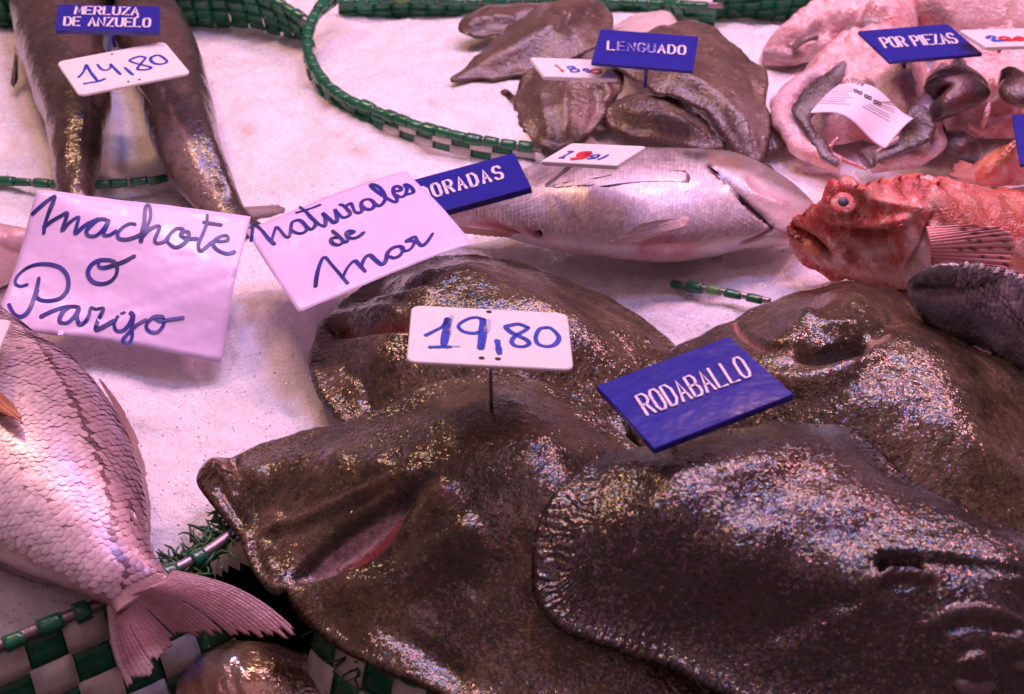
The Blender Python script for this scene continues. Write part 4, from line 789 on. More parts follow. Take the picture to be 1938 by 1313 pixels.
loft_obj('body', lf, 'gold_skin', root, [('area', [(340, 1240), (380, 1225), (380, 1280), (345, 1290)], 14, (.05, .09, .30), .7), ('area', [(500, 1210), (600, 1230), (600, 1320), (520, 1320)], 20, (.06, .03, .02), .8), ('area', [(360, 1280), (500, 1285), (500, 1340), (340, 1340)], 20, (.42, .20, .10), .7)], rough=.002)

# ------------------------------------------------------------------ soles
SG = 'brown soles heaped behind the bream'
SR = dict(step=.0020, edge=.003, fringe=.0, rough=.0013, rs=40, wave=.0012)
def sole(label, out, T, R=.03, feats=(), mat='sole_skin', ctrl=(), seed=0, **k):
    kw = dict(SR); kw.update(k)
    o = sheet('sole', out, mat, T=T*.72, R=R*1.15, feats=feats, ctrl=ctrl, seed=seed, **kw); tag(o, label, 'fish', SG); return o
sole('brown sole at the back with its blunt head to the left', [(867, 52, .012), (880, 32, .014), (912, 14, .018), (962, 8, .020), (1040, 6, .022), (1100, 20, .02), (1060, 60, .014), (1000, 66, .01), (947, 68, .01), (908, 72, .008), (876, 66, .010)], .018, seed=61, feats=[('bump', (895, 45), 14, .004), ('bump', (915, 38), 10, .003), ('groove', [(870, 56), (890, 60)], 3, .003), ('ridge', [(930, 30), (980, 40)], 8, .003)])
sole('white belly of an overturned sole behind the LENGUADO sign', [(1150, 62, .024), (1175, 40, .028), (1210, 26, .032), (1250, 20, .034), (1278, 32, .034), (1294, 64, .032), (1290, 110, .03), (1220, 150, .025), (1165, 110, .024)], .012, mat='sole_belly', seed=67)
sole('brown sole slanting down to a narrow tail on the left', [(850, 154, .006), (866, 138, .007), (890, 116, .010), (922, 86, .014), (965, 48, .020), (1012, 18, .026), (1064, 2, .030), (1115, -2, .032), (1152, 16, .032), (1160, 50, .03), (1130, 90, .026), (1084, 112, .020), (1006, 138, .010), (975, 148, .008), (893, 153, .005)], .020, seed=62, feats=[('ridge', [(900, 130), (980, 90), (1060, 40), (1110, 20)], 14, .004), ('ridge', [(1065, 70), (1090, 30), (1110, 12)], 8, .007), ('groove', [(1050, 60), (1075, 20)], 6, .005), ('line', [(1062, 68), (1100, 60)], 7, (.30, .24, .20), .5), ('bump', (1080, 50), 14, .005)])
sole('brown sole lying low between its neighbours beside the bream', [(1138, 212, .012), (1152, 194, .016), (1190, 180, .020), (1264, 178, .022), (1313, 202, .020), (1345, 236, .016), (1376, 278, .010), (1345, 286, .008), (1300, 282, .008), (1262, 272, .008), (1190, 260, .006), (1150, 242, .006)], .020, seed=65, feats=[('ridge', [(1160, 215), (1260, 225), (1350, 260)], 16, .003), ('line', [(1160, 250), (1260, 265), (1350, 280)], 8, (.24, .15, .13), .5)])
sole('dark tail end of a sole sticking out on the right', [(1400, 222, .010), (1459, 224, .012), (1485, 244, .010), (1502, 262, .007), (1500, 278, .005), (1455, 287, .005), (1400, 280, .006)], .012, seed=66)
sole('brown sole curled under the 18 80 price tag', [(946, 176, .008), (958, 170, .010), (974, 178, .012), (985, 148, .020), (1012, 124, .026), (1060, 112, .03), (1120, 116, .03), (1172, 130, .028), (1180, 162, .024), (1158, 202, .016), (1128, 240, .010), (1100, 272, .005), (1066, 286, .003), (1038, 286, .003), (1010, 274, .003), (990, 254, .005), (975, 220, .009), (968, 192, .010)], .020, seed=63, feats=[('ridge', [(1020, 160), (1030, 220), (1040, 270)], 9, .003), ('ridge', [(1070, 160), (1070, 220), (1070, 270)], 8, .0025), ('groove', [(1120, 150), (1130, 200), (1110, 250)], 7, .003), ('ridge', [(1135, 150), (1152, 180), (1140, 205)], 8, .005), ('area', [(1115, 200), (1140, 190), (1135, 240), (1110, 250)], 8, (.34, .24, .24), .5)])
sole('long brown sole draped to the right under the LENGUADO sign', [(1150, 120, .034), (1170, 80, .040), (1210, 62, .044), (1290, 40, .044), (1335, 44, .042), (1380, 74, .040), (1412, 104, .036), (1444, 128, .030), (1455, 152, .028), (1450, 195, .024), (1461, 230, .020), (1456, 268, .014), (1443, 312, .008), (1412, 302, .010), (1384, 281, .014), (1364, 250, .020), (1330, 211, .028), (1272, 184, .032), (1238, 176, .032), (1218, 162, .032), (1190, 145, .032)], .018, seed=64, feats=[('ridge', [(1260, 130), (1340, 170), (1400, 230), (1430, 300)], 15, .004), ('groove', [(1380, 90), (1420, 150), (1430, 200)], 8, .002), ('area', [(1390, 190), (1440, 210), (1450, 280), (1410, 290)], 14, (.24, .18, .18), .5), ('ridge', [(1400, 215), (1425, 250), (1432, 295)], 5, .002), ('ridge', [(1380, 230), (1405, 265), (1420, 300)], 5, .002)])

# ------------------------------------------------------------------ monkfish pieces
MG = 'monkfish pieces sold by the piece'
def monk(label, out, T, R=.025, mat='monk_flesh', name='monkfish_piece', feats=(), seed=0, parent=None, **k):
    kw = dict(step=.0020, edge=.006, fringe=.0, rough=.0060, rs=60, wave=.0, prof=1.0, thin=.003); kw.update(k)
    o = sheet(name, out, mat, parent, T=T, R=R, feats=feats, seed=seed, **kw)
    if parent is None: tag(o, label, 'fish', MG)
    return o
def band(name, path, w, mat, parent, th=.004, feats=(), seed=0):
    """thick ribbon of skin: path of (px, py, z, half width m)"""
    p = spline(np.array(path, float), 10); G = P(p[:, 0], p[:, 1], p[:, 2]); wd_ = p[:, 3]
    T = np.gradient(G, axis=0); T[:, 2] = 0; T /= np.linalg.norm(T, axis=1)[:, None]+1e-9; Nn = np.stack([T[:, 1], -T[:, 0], 0*T[:, 0]], -1)
    ph = np.linspace(0, 2*math.pi, 20, endpoint=False); nz = fbm(G[:, 0], G[:, 1], 70, 3, seed)
    V = G[:, None]+(wd_*.82*(1+.9*nz))[:, None, None]*np.cos(ph)[None, :, None]*Nn[:, None]+np.array([0, 0, 1.0])*(np.minimum(th, wd_*1.2)[:, None, None]*np.sin(ph)[None, :, None])
    m, n = V.shape[:2]; V = V.reshape(-1, 3); V, col = features(V, np.tile([0, 0, 1.0], (len(V), 1)), feats, np.ones(len(V)))
    Fc = [(i*n+j, (i+1)*n+j, (i+1)*n+(j+1) % n, i*n+(j+1) % n) for i in range(m-1) for j in range(n)]+[tuple(range(n)), tuple(range((m-1)*n, m*n))[::-1]]
    return mesh(name, V, Fc, mat, parent, col=col)
LIL = (.62, .44, .50); ROSE = (.70, .22, .22); BLOOD = (.50, .02, .045); DK = (.045, .022, .020)
m1 = monk('pink and grey monkfish piece with a brown hollow at the back', [(1436, 110, .004), (1460, 90, .008), (1490, 66, .014), (1530, 36, .024), (1570, 18, .03), (1620, 4, .034), (1680, -4, .036), (1720, 10, .034), (1740, 60, .03), (1700, 110, .024), (1620, 116, .018), (1560, 110, .012), (1500, 124, .006), (1450, 122, .004)], .030, seed=71, feats=[
    ('area', [(1575, 80), (1600, 42), (1650, 26), (1690, 50), (1690, 90), (1620, 95)], 9, (.11, .055, .045), .95), ('groove', [(1570, 80), (1600, 44), (1650, 24), (1692, 44)], 8, .008), ('ridge', [(1520, 60), (1580, 30), (1640, 14), (1700, 20)], 10, .008), ('area', [(1490, 76), (1540, 50), (1560, 70), (1510, 100)], 12, (.30, .20, .20), .6), ('line', [(1440, 112), (1500, 112)], 10, (.40, .26, .26), .6), ('bump', (1560, 95), 20, .008), ('line', [(1545, 92), (1548, 94)], 5, (.4, .06, .05), .9), ('groove', [(1510, 70), (1545, 66), (1560, 60)], 5, .005)])
band('skin_flap', [(1442, 108, .010, .006), (1470, 100, .014, .010), (1498, 104, .016, .012), (1510, 84, .022, .009), (1530, 60, .028, .006), (1570, 32, .036, .005), (1640, 10, .044, .005)], 0, 'monk_flesh', m1, .007, [('area', [(1430, 80), (1520, 70), (1515, 125), (1430, 125)], 12, (.34, .24, .26), .7)], 3)
m2 = monk('raw pink monkfish piece with blood under the printed receipt', [(1508, 160, .012), (1540, 130, .020), (1580, 112, .026), (1630, 96, .03), (1690, 100, .034), (1740, 118, .034), (1758, 150, .032), (1750, 195, .028), (1742, 240, .020), (1735, 275, .012), (1690, 285, .008), (1660, 270, .008), (1630, 262, .008), (1600, 272, .006), (1560, 270, .006), (1530, 236, .008), (1512, 200, .010)], .034, R=.03, seed=72, feats=[
    ('groove', [(1600, 240), (1640, 232), (1680, 250)], 22, .010), ('area', [(1612, 215), (1655, 215), (1668, 250), (1640, 275), (1610, 256)], 9, (.58, .015, .05), .97), ('area', [(1560, 215), (1620, 215), (1630, 262), (1570, 268)], 12, (.80, .52, .46), .7), ('line', [(1572, 210), (1576, 268)], 7, ROSE, .5), ('ridge', [(1560, 222), (1566, 262)], 8, .006), ('bump', (1620, 222), 16, .008), ('area', [(1640, 255), (1715, 225), (1720, 250), (1660, 280)], 10, (.82, .42, .40), .6), ('area', [(1590, 100), (1740, 110), (1755, 180), (1690, 160)], 26, (.80, .54, .47), .5), ('line', [(1590, 112), (1650, 104), (1720, 124)], 12, (.74, .30, .30), .5), ('bump', (1700, 160), 26, .005)])
band('skin_flap', [(1604, 118, .046, .005), (1560, 134, .040, .009), (1516, 158, .032, .012), (1486, 190, .026, .013), (1482, 222, .022, .013), (1502, 250, .020, .013), (1520, 278, .014, .014), (1552, 298, .010, .011), (1592, 314, .006, .006)], 0, 'monk_flesh', m2, .008, [('area', [(1460, 140), (1560, 120), (1520, 260), (1460, 260)], 14, LIL, .75), ('line', [(1510, 270), (1560, 305)], 14, (.78, .30, .26), .6)], 5)
band('dark_skin', [(1596, 122, .050, .003), (1572, 150, .046, .009), (1540, 184, .040, .012), (1520, 212, .034, .011), (1528, 240, .028, .006), (1548, 268, .020, .006), (1566, 294, .014, .007), (1588, 308, .010, .005)], 0, 'monk_skin', m2, .0035, [('line', [(1598, 122), (1588, 134)], 8, (.20, .20, .26), .7), ('line', [(1560, 290), (1590, 310)], 9, (.22, .17, .22), .7)], 6)
band('dark_skin', [(1738, 208, .046, .008), (1734, 236, .038, .014), (1722, 262, .028, .015), (1690, 282, .020, .012), (1652, 294, .014, .012), (1636, 304, .010, .010)], 0, 'monk_skin', m2, .0045, [('area', [(1620, 270), (1680, 270), (1670, 315), (1620, 315)], 14, (.16, .085, .085), .7)], 7)
band('skin_flap', [(1750, 188, .046, .006), (1756, 216, .040, .011), (1768, 246, .030, .013), (1772, 272, .020, .011), (1748, 296, .010, .008), (1700, 306, .006, .008), (1650, 312, .004, .006)], 0, 'monk_flesh', m2, .007, [('area', [(1735, 180), (1785, 180), (1795, 270), (1745, 280)], 10, (.66, .50, .54), .7)], 8)
m3 = monk('pink monkfish piece with dark liver lobes beside the right edge', [(1752, 150, .014), (1775, 118, .024), (1830, 100, .03), (1880, 96, .034), (1945, 104, .036), (2020, 140, .034), (2040, 220, .026), (1990, 268, .016), (1920, 262, .012), (1870, 262, .010), (1830, 258, .010), (1795, 250, .010), (1772, 222, .010), (1754, 190, .012)], .032, R=.03, seed=73, feats=[('ridge', [(1840, 210), (1880, 200), (1930, 180)], 10, .005), ('ridge', [(1850, 240), (1900, 225)], 8, .005), ('groove', [(1850, 225), (1920, 205)], 6, .005), ('line', [(1890, 180), (1930, 240)], 10, ROSE, .5), ('line', [(1925, 240), (1945, 250)], 10, BLOOD, .7), ('area', [(1800, 210), (1850, 230), (1860, 258), (1800, 252)], 12, (.84, .62, .58), .7), ('groove', [(1876, 180), (1890, 240)], 5, .003), ('bump', (1860, 160), 24, .006)])
band('skin_flap', [(1786, 130, .052, .005), (1772, 156, .048, .009), (1762, 184, .044, .006)], 0, 'monk_flesh', m3, .006, [('area', [(1740, 110), (1800, 110), (1800, 200), (1740, 200)], 10, (.60, .50, .58), .7)], 9)
band('liver_lobe', [(1812, 134, .058, .012), (1812, 160, .058, .022), (1806, 186, .054, .018), (1778, 204, .046, .012), (1770, 222, .036, .007), (1782, 248, .022, .005)], 0, 'monk_skin', m3, .012, [('area', [(1782, 140), (1835, 140), (1835, 196), (1790, 196)], 10, (.13, .030, .028), .85)], 10)
band('liver_lobe', [(1782, 266, .016, .007), (1808, 270, .018, .013), (1836, 282, .014, .011), (1852, 292, .010, .006)], 0, 'monk_skin', m3, .010, [('area', [(1780, 255), (1830, 255), (1830, 285), (1780, 285)], 8, (.12, .045, .042), .7)], 11)
band('liver_lobe', [(1892, 148, .060, .006), (1915, 150, .060, .011), (1932, 170, .058, .018), (1960, 180, .056, .02)], 0, 'monk_skin', m3, .010, [('area', [(1900, 120), (1960, 120), (1960, 210), (1910, 210)], 8, (.13, .065, .055), .6)], 12)
m4 = monk('pale monkfish tail lying along the top right corner', [(1700, 20, .03), (1740, -10, .04), (1820, -40, .05), (1960, -40, .05), (2040, 10, .05), (2000, 70, .04), (1920, 66, .034), (1850, 62, .03), (1780, 60, .028), (1730, 50, .028)], .036, R=.03, seed=74, feats=[('area', [(1715, 10), (1770, 0), (1810, 40), (1760, 45)], 10, (.12, .06, .045), .8), ('area', [(1705, 30), (1760, 30), (1765, 50), (1720, 55)], 6, (.45, .04, .05), .8), ('area', [(1790, -20), (1940, -20), (1940, 40), (1830, 40)], 22, (.86, .66, .63), .7), ('groove', [(1910, 0), (1915, 40)], 7, .008)])

band('strand', [(1700, 262, .030, .0022), (1670, 280, .022, .003), (1650, 300, .012, .0026), (1672, 314, .007, .0016)], 0, 'monk_flesh', m2, .002, (), 21)
band('strand', [(1585, 262, .020, .002), (1570, 285, .012, .0028), (1600, 304, .008, .002), (1640, 320, .006, .0012)], 0, 'monk_flesh', m2, .002, [('area', [(1550, 250), (1660, 250), (1660, 330), (1550, 330)], 8, (.74, .26, .25), .7)], 22)
band('strand', [(1872, 196, .052, .002), (1866, 220, .044, .0024), (1858, 244, .030, .0016)], 0, 'monk_flesh', m3, .002, (), 23)
band('strand', [(1905, 176, .056, .002), (1925, 200, .050, .0024), (1938, 230, .038, .0016)], 0, 'monk_flesh', m3, .002, (), 24)
band('strand', [(1830, 238, .030, .003), (1856, 250, .022, .004), (1876, 246, .020, .002)], 0, 'monk_flesh', m3, .003, (), 25)
band('dark_skin', [(1500, 92, .026, .004), (1520, 74, .034, .007), (1548, 70, .036, .004)], 0, 'monk_skin', m1, .003, [('area', [(1480, 50), (1580, 50), (1580, 110), (1480, 110)], 6, (.22, .13, .12), .6)], 26)
# ------------------------------------------------------------------ signs: a rectangle's pose is fitted to its four corners in the photograph
def rot(r):
    th = np.linalg.norm(r)+1e-12; k = r/th; K = np.array([[0, -k[2], k[1]], [k[2], 0, -k[0]], [-k[1], k[0], 0]])
    return np.eye(3)+math.sin(th)*K+(1-math.cos(th))*K@K
def fit_rect(cor, zc, w, h, tilt=12.0, free=.15):
    cor = np.array(cor, float); c0 = P(*cor.mean(0), zc)
    g = P(cor[:, 0], cor[:, 1], zc); d = (g[1]-g[0]+g[2]-g[3]); yaw = math.atan2(d[1], d[0])
    R0 = rot(np.array([0, 0, yaw]))@rot(np.array([math.radians(tilt), 0, 0]))
    L = np.array([[-.5, .5], [.5, .5], [.5, -.5], [-.5, -.5]])
    def pts(p):
        R = R0@rot(p[2:5]); ww, hh = w*math.exp(p[5]), h*math.exp(p[6]); c = np.array([c0[0]+p[0], c0[1]+p[1], zc])
        return c+(L[:, :1]*ww)*R[:, 0]+(L[:, 1:]*hh)*R[:, 1]
    def res(p): return np.r_[(proj(pts(p))-cor).ravel(), p[5]/free*4, p[6]/free*4, p[2:5]*3]
    p = np.zeros(7)
    for it in range(60):
        r = res(p); J = np.stack([(res(p+np.eye(7)[k]*1e-5)-r)/1e-5 for k in range(7)], 1)
        p = p-np.linalg.solve(J.T@J+1e-3*np.eye(7)*np.diag(J.T@J).mean()*1e-3, J.T@r)*.8
    R = R0@rot(p[2:5]); q = pts(p)
    return dict(c=q.mean(0), u=R[:, 0], v=R[:, 1], n=R[:, 2], w=w*math.exp(p[5]), h=h*math.exp(p[6]), q=q)
def plate(name, ft, th, rad, mat, parent, bend=None, seg=1):
    """rounded rectangle plate; its top face lies on the fitted plane"""
    w, h = ft['w']/2, ft['h']/2; pr = []
    for cx, cy, a0 in ((w-rad, h-rad, 0), (-w+rad, h-rad, 90), (-w+rad, -h+rad, 180), (w-rad, -h+rad, 270)):
        for k in range(5):
            a = math.radians(a0+k*22.5); pr.append((cx+rad*math.cos(a), cy+rad*math.sin(a)))
    pr = np.array(pr); n = len(pr); be = min(.0005, th*.3); ins_ = pr*(1-be/np.array([w, h]))
    lay = [(ins_, 0), (pr, -be), (pr, -th+be), (ins_, -th)]
    V = np.concatenate([ft['c']+l[:, :1]*ft['u']+l[:, 1:]*ft['v']+z*ft['n'] for l, z in lay])
    Fc = [tuple(range(n))]+[(k*n+i, (k+1)*n+i, (k+1)*n+(i+1) % n, k*n+(i+1) % n) for k in range(3) for i in range(n)]+[tuple(range(3*n, 4*n))[::-1]]
    return mesh(name, V, Fc, mat, parent, smooth=False)
def on_plane(px, py, ft, lift=.0003):
    d = ray(px, py); o = np.array([0, 0, HC]); c = ft['c']+ft['n']*lift
    t = ((c-o)@ft['n'])/(d@ft['n']); return o+d*np.asarray(t)[..., None]
def ribbon(mb, pts3, n, hw, th=.0002, taper=None):
    p = np.asarray(pts3, float); m = len(p)
    T = np.gradient(p, axis=0); T /= np.linalg.norm(T, axis=1)[:, None]+1e-12; nn = n if np.ndim(n) == 2 else np.tile(n, (m, 1))
    S = np.cross(nn, T); S /= np.linalg.norm(S, axis=1)[:, None]+1e-12
    hw = np.broadcast_to(hw, (m,)).copy()
    p = np.concatenate([[p[0]-T[0]*hw[0]*.7], p, [p[-1]+T[-1]*hw[-1]*.7]]); S = np.concatenate([S[:1], S, S[-1:]]); nn = np.concatenate([nn[:1], nn, nn[-1:]]); hw = np.r_[hw[0]*.45, hw, hw[-1]*.45]; m += 2
    V = np.concatenate([p+S*hw[:, None]+nn*th, p-S*hw[:, None]+nn*th, p+S*hw[:, None], p-S*hw[:, None]])
    Fc = []
    for i in range(m-1):
        a, b, c, d = i, i+m, i+2*m, i+3*m
        Fc += [(a, b, b+1, a+1), (a+1, c+1, c, a), (b, d, d+1, b+1)]
    Fc += [(0, 2*m, 3*m, m), (m-1, 2*m-1, 4*m-1, 3*m-1)]
    mb.add(V, Fc)
GLY = {  # single-stroke capitals on a 1 x 1 cell
 'A': [[(0, 0), (.5, 1), (1, 0)], [(.2, .36), (.8, .36)]], 'B': [[(0, 0), (0, 1), (.7, 1), (.95, .85), (.95, .65), (.7, .53), (0, .53)], [(.7, .53), (1, .38), (1, .15), (.75, 0), (0, 0)]],
 'D': [[(0, 0), (0, 1), (.6, 1), (1, .75), (1, .25), (.6, 0), (0, 0)]], 'E': [[(1, 0), (0, 0), (0, 1), (1, 1)], [(0, .52), (.8, .52)]], 'G': [[(1, .8), (.75, 1), (.25, 1), (0, .75), (0, .25), (.25, 0), (.75, 0), (1, .2), (1, .45), (.6, .45)]],
 'I': [[(.5, 0), (.5, 1)]], 'L': [[(0, 1), (0, 0), (1, 0)]], 'M': [[(-.1, 0), (0, 1), (.5, .25), (1, 1), (1.1, 0)]], 'N': [[(0, 0), (0, 1), (1, 0), (1, 1)]],
 'O': [[(.25, 1), (.75, 1), (1, .8), (1, .2), (.75, 0), (.25, 0), (0, .2), (0, .8), (.25, 1)]], 'P': [[(0, 0), (0, 1), (.7, 1), (1, .85), (1, .62), (.7, .47), (0, .47)]],
 'R': [[(0, 0), (0, 1), (.7, 1), (1, .85), (1, .65), (.7, .5), (0, .5)], [(.5, .5), (1, 0)]], 'S': [[(1, .82), (.75, 1), (.25, 1), (0, .82), (0, .65), (.25, .52), (.75, .48), (1, .35), (1, .18), (.75, 0), (.25, 0), (0, .18)]],
 'U': [[(0, 1), (0, .2), (.25, 0), (.75, 0), (1, .2), (1, 1)]], 'Z': [[(0, 1), (1, 1), (0, 0), (1, 0)]], "'": [[(.3, 1.1), (.7, 1.35)]],
 'K': [[(0, 0), (0, 1)], [(1, 1), (0, .45), (1, 0)]], '0': [[(.5, 1), (.15, .85), (0, .5), (.15, .15), (.5, 0), (.85, .15), (1, .5), (.85, .85), (.5, 1)]], '2': [[(0, .8), (.3, 1), (.7, 1), (1, .75), (.8, .5), (0, 0), (1, 0)]]}
def caps(ft, text, b0, b1, t0, parent, mat='letter_white', hw=.0009, gap=.42, th=.0007, worn=None):
    """raised capitals along the base line b0-b1 (pixels), t0 = top of the first letter; one mesh for each letter"""
    b0, b1, t0 = (np.array(v, float) for v in (b0, b1, t0)); up = t0-b0
    wds = [(.55 if ch == ' ' else .25 if ch == 'I' else 1.0) for ch in text]; tot = sum(wds)+gap*(len(text)-1); x = 0
    for ch, wd_ in zip(text, wds):
        if ch != ' ':
            mb = MB()
            for st in GLY[ch]:
                pp = []
                for (u, v) in st:
                    uu = (x+(u*wd_ if ch != 'I' else wd_*.5))/tot; pp.append(b0+(b1-b0)*uu+up*v)
                pp = np.array(pp); ribbon(mb, on_plane(pp[:, 0], pp[:, 1], ft, .0001), ft['n'], hw, th)
            mb.build('letter', worn if worn and x/tot > .0 and ch in 'LENGU' else mat, parent, smooth=False)
        x += wd_+gap
def ink(ft, strokes, off, s, parent, hw=.0011, mat='ink_blue', name='handwriting', surf=None, vary=.25, seed=0):
    r = np.random.default_rng(seed); mb = MB()
    for st in strokes:
        hwk = hw
        if isinstance(st, tuple): st, hwk = st
        p = np.array(st, float)*s+np.array(off); p = spline(p, 6) if len(p) > 2 else resample(p, 6)
        q = (surf or on_plane)(p[:, 0], p[:, 1], ft); n = len(q)
        ribbon(mb, q, ft['n'], hwk*(1+vary*np.interp(np.arange(n), np.linspace(0, n-1, 6), r.uniform(-1, 1, 6))), .00012)
    return mb.build(name, mat, parent, smooth=False)
def hole(ft, px, py, r, parent):
    c = on_plane(px, py, ft, .0002); a = np.linspace(0, 2*math.pi, 14, endpoint=False)
    V = np.concatenate([c+r*(np.cos(a)[:, None]*ft['u']+np.sin(a)[:, None]*ft['v']), c-ft['n']*.0006+r*(np.cos(a)[:, None]*ft['u']+np.sin(a)[:, None]*ft['v'])])
    mesh('hole', V, [tuple(range(14))]+[(i, (i+1) % 14, 14+(i+1) % 14, 14+i) for i in range(14)], 'hole_dark', parent, smooth=False)
def pin(p0, p1, r, parent, mat='pin_metal', name='pin'):
    V, Fc = tube(np.linspace(p0, p1, 4), r, 8); return mesh(name, V, Fc, mat, parent)
def sign(name, label, cor, zc, w, h, th, rad, mat, tilt=12., group=None, free=.15, foot=None):
    ft = fit_rect(cor, zc, w, h, tilt, free); b = (ft['q'][2]+ft['q'][3])/2
    root = thing(name, label, 'sign', [b[0], b[1], b[2]-th], group); plate('plate', ft, th, rad, mat, root)
    print('SIGN', label, 'w %.3f h %.3f tilt %.0f z %s' % (ft['w'], ft['h'], math.degrees(math.acos(ft['n'][2])), np.round(ft['q'][:, 2], 3)))
    if foot is not None:
        e = ft['c']+ft['v']*ft['h']*.30-ft['n']*th; pin(e, np.array([e[0], e[1], foot]), .0016, root, 'blue_plastic' if mat == 'blue_plastic' else 'clear_plastic', 'spike')
    return root, ft
BG = 'blue name signs with raised white capitals'; WG = 'white price tags'
r, ft = sign('name_sign', 'blue sign reading MERLUZA DE ANZUELO above the hakes', [(110, 8), (302, 11), (303, 59), (104, 55)], .105, .100, .045, .004, .001, 'blue_plastic', 35, BG, foot=.075)
caps(ft, 'MERLUZA', (143, 27.5), (261, 29.5), (145, 13), r, hw=.0009, gap=.45); caps(ft, 'DE ANZUELO', (121.5, 49), (283, 52), (123, 33), r, hw=.0009, gap=.42); caps(ft, "'", (256, 48), (264, 48), (256, 36), r, hw=.0009)
r, ft = sign('price_tag', 'white tag with handwritten 14,80 above the hakes', [(106, 116), (312, 78), (359, 137), (151, 180)], .088, .105, .066, .0022, .005, 'white_plastic', 5, WG)
z14 = (80, 0); s14 = .1548
ink(ft, [[(445, 940), (500, 880), (540, 790)], [(540, 790), (600, 890), (680, 990)], [(515, 1020), (600, 1005), (690, 990), (765, 960)], [(675, 785), (720, 840), (780, 855), (830, 830), (835, 780), (870, 820), (920, 870), (955, 905)], [(1010, 825), (1060, 870), (1105, 910)], [(1265, 700), (1180, 688), (1080, 725), (1075, 745), (1140, 770), (1240, 795), (1330, 820), (1290, 845), (1190, 850), (1165, 830), (1210, 770), (1262, 712)], [(1380, 680), (1330, 700), (1330, 740), (1380, 775), (1460, 780), (1525, 755), (1490, 710), (1430, 675), (1370, 675)]], z14, s14, r, .0011, 'ink_bright')
for x, y in ((212, 102), (243, 154), (264, 150)): hole(ft, x, y, .0011, r)
pin(on_plane(262, 164, ft, -.002), P(296, 209, .055), .0005, r)
r, ft = sign('name_sign', 'blue sign reading LENGUADO on the brown soles', [(1137, 55), (1322, 68), (1311, 134), (1119, 117)], .085, .100, .058, .003, .001, 'blue_plastic', 25, BG, foot=.045)
caps(ft, 'LENGUADO', (1150, 95), (1296, 104), (1151, 79), r, 'letter_white', hw=.0009, gap=.55, worn='letter_worn')
r, ft = sign('price_tag', 'white tag with sticker digits 18 80 on a sole', [(1003, 108), (1140, 113), (1168, 148), (1031, 144)], .072, .075, .042, .0032, .002, 'white_plastic', -4, WG, foot=.055)
zs = (980, 40); ss = .2133
ink(ft, [[(335, 388), (370, 415), (402, 446)], [(690, 425), (655, 435), (665, 455), (705, 460), (735, 450), (725, 430), (690, 425)]], zs, ss, r, .0010, 'ink_red', 'sticker_digit')
ink(ft, [[(490, 400), (445, 402), (455, 420), (500, 412), (490, 400)], [(470, 425), (480, 448), (535, 445), (530, 425), (475, 424)], [(600, 420), (580, 430), (610, 440), (625, 428), (600, 420)], [(610, 442), (630, 455), (648, 445), (625, 435)]], zs, ss, r, .0010, 'sticker_blue', 'sticker_digit')
r, ft = sign('price_tag', 'white tag with sticker digits 19 91 on the silver bream', [(1082, 271), (1222, 276), (1167, 313), (1024, 304)], .094, .075, .042, .0032, .002, 'white_plastic', 0, WG)
ink(ft, [[(490, 1155), (440, 1180), (380, 1212)], [(450, 1155), (490, 1155)], [(370, 1210), (410, 1212)], [(720, 1182), (660, 1190), (650, 1202), (700, 1204), (725, 1185), (690, 1212), (622, 1220)], [(800, 1185), (765, 1205), (715, 1225)]], zs, ss, r, .0010, 'sticker_blue', 'sticker_digit')
ink(ft, [[(635, 1162), (570, 1165), (540, 1190), (600, 1192), (640, 1168), (590, 1205), (490, 1220)], [(600, 1170), (580, 1182)]], zs, ss, r, .0023, 'ink_red', 'sticker_digit')
pin(on_plane(1082, 312, ft, -.003), P(1035, 350, .058), .0016, r, 'clear_plastic', 'spike')
r, ft = sign('name_sign', 'blue sign reading DORADAS half covered by a lilac paper', [(762, 345), (975, 288), (1003, 354), (790, 412)], .072, .100, .052, .005, .001, 'blue_plastic', 28, BG, foot=.05)
caps(ft, 'DORADAS', (801, 380), (953, 338), (792, 357), r, 'letter_white', hw=.0011, gap=.75)
r, ft = sign('name_sign', 'blue sign reading POR PIEZAS on the pink monkfish', [(1624, 59), (1794, 44), (1859, 101), (1684, 115)], .085, .100, .062, .003, .001, 'blue_plastic', 5, BG, foot=.03)
caps(ft, 'POR PIEZAS', (1676, 91), (1813, 82), (1664, 73), r, 'letter_white', hw=.0010, gap=.40)
r, ft = sign('price_tag', 'white tag with a blue 2 cut by the right edge', [(1815, 57), (1962, 52), (2012, 84), (1868, 88)], .092, .085, .042, .0032, .002, 'white_plastic', -5, WG, foot=.075)
zp = (1600, 30); sp = .2209
ink(ft, [[(1215, 190), (1240, 172), (1280, 180), (1265, 200), (1275, 212), (1345, 208)]], zp, sp, r, .0018, 'sticker_blue', 'sticker_digit'); ink(ft, [[(1322, 190), (1360, 178), (1405, 188), (1365, 208), (1440, 205)], [(1450, 195), (1490, 180), (1530, 195), (1480, 208), (1450, 195)]], zp, sp, r, .0018, 'ink_red', 'sticker_digit')
r, ft = sign('name_sign', 'blank blue sign cut by the right edge above the scorpionfish', [(1914, 216), (2090, 204), (2108, 298), (1933, 312)], .085, .100, .065, .003, .001, 'blue_plastic', 25, BG, foot=.03)
r, ft = sign('price_tag', 'white tag with handwritten 19,80 standing over the turbots', [(779, 577), (1074, 592), (1085, 699), (770, 683)], .112, .105, .062, .0022, .005, 'white_plastic', 4, WG)
z19 = (760, 560); s19 = .1828
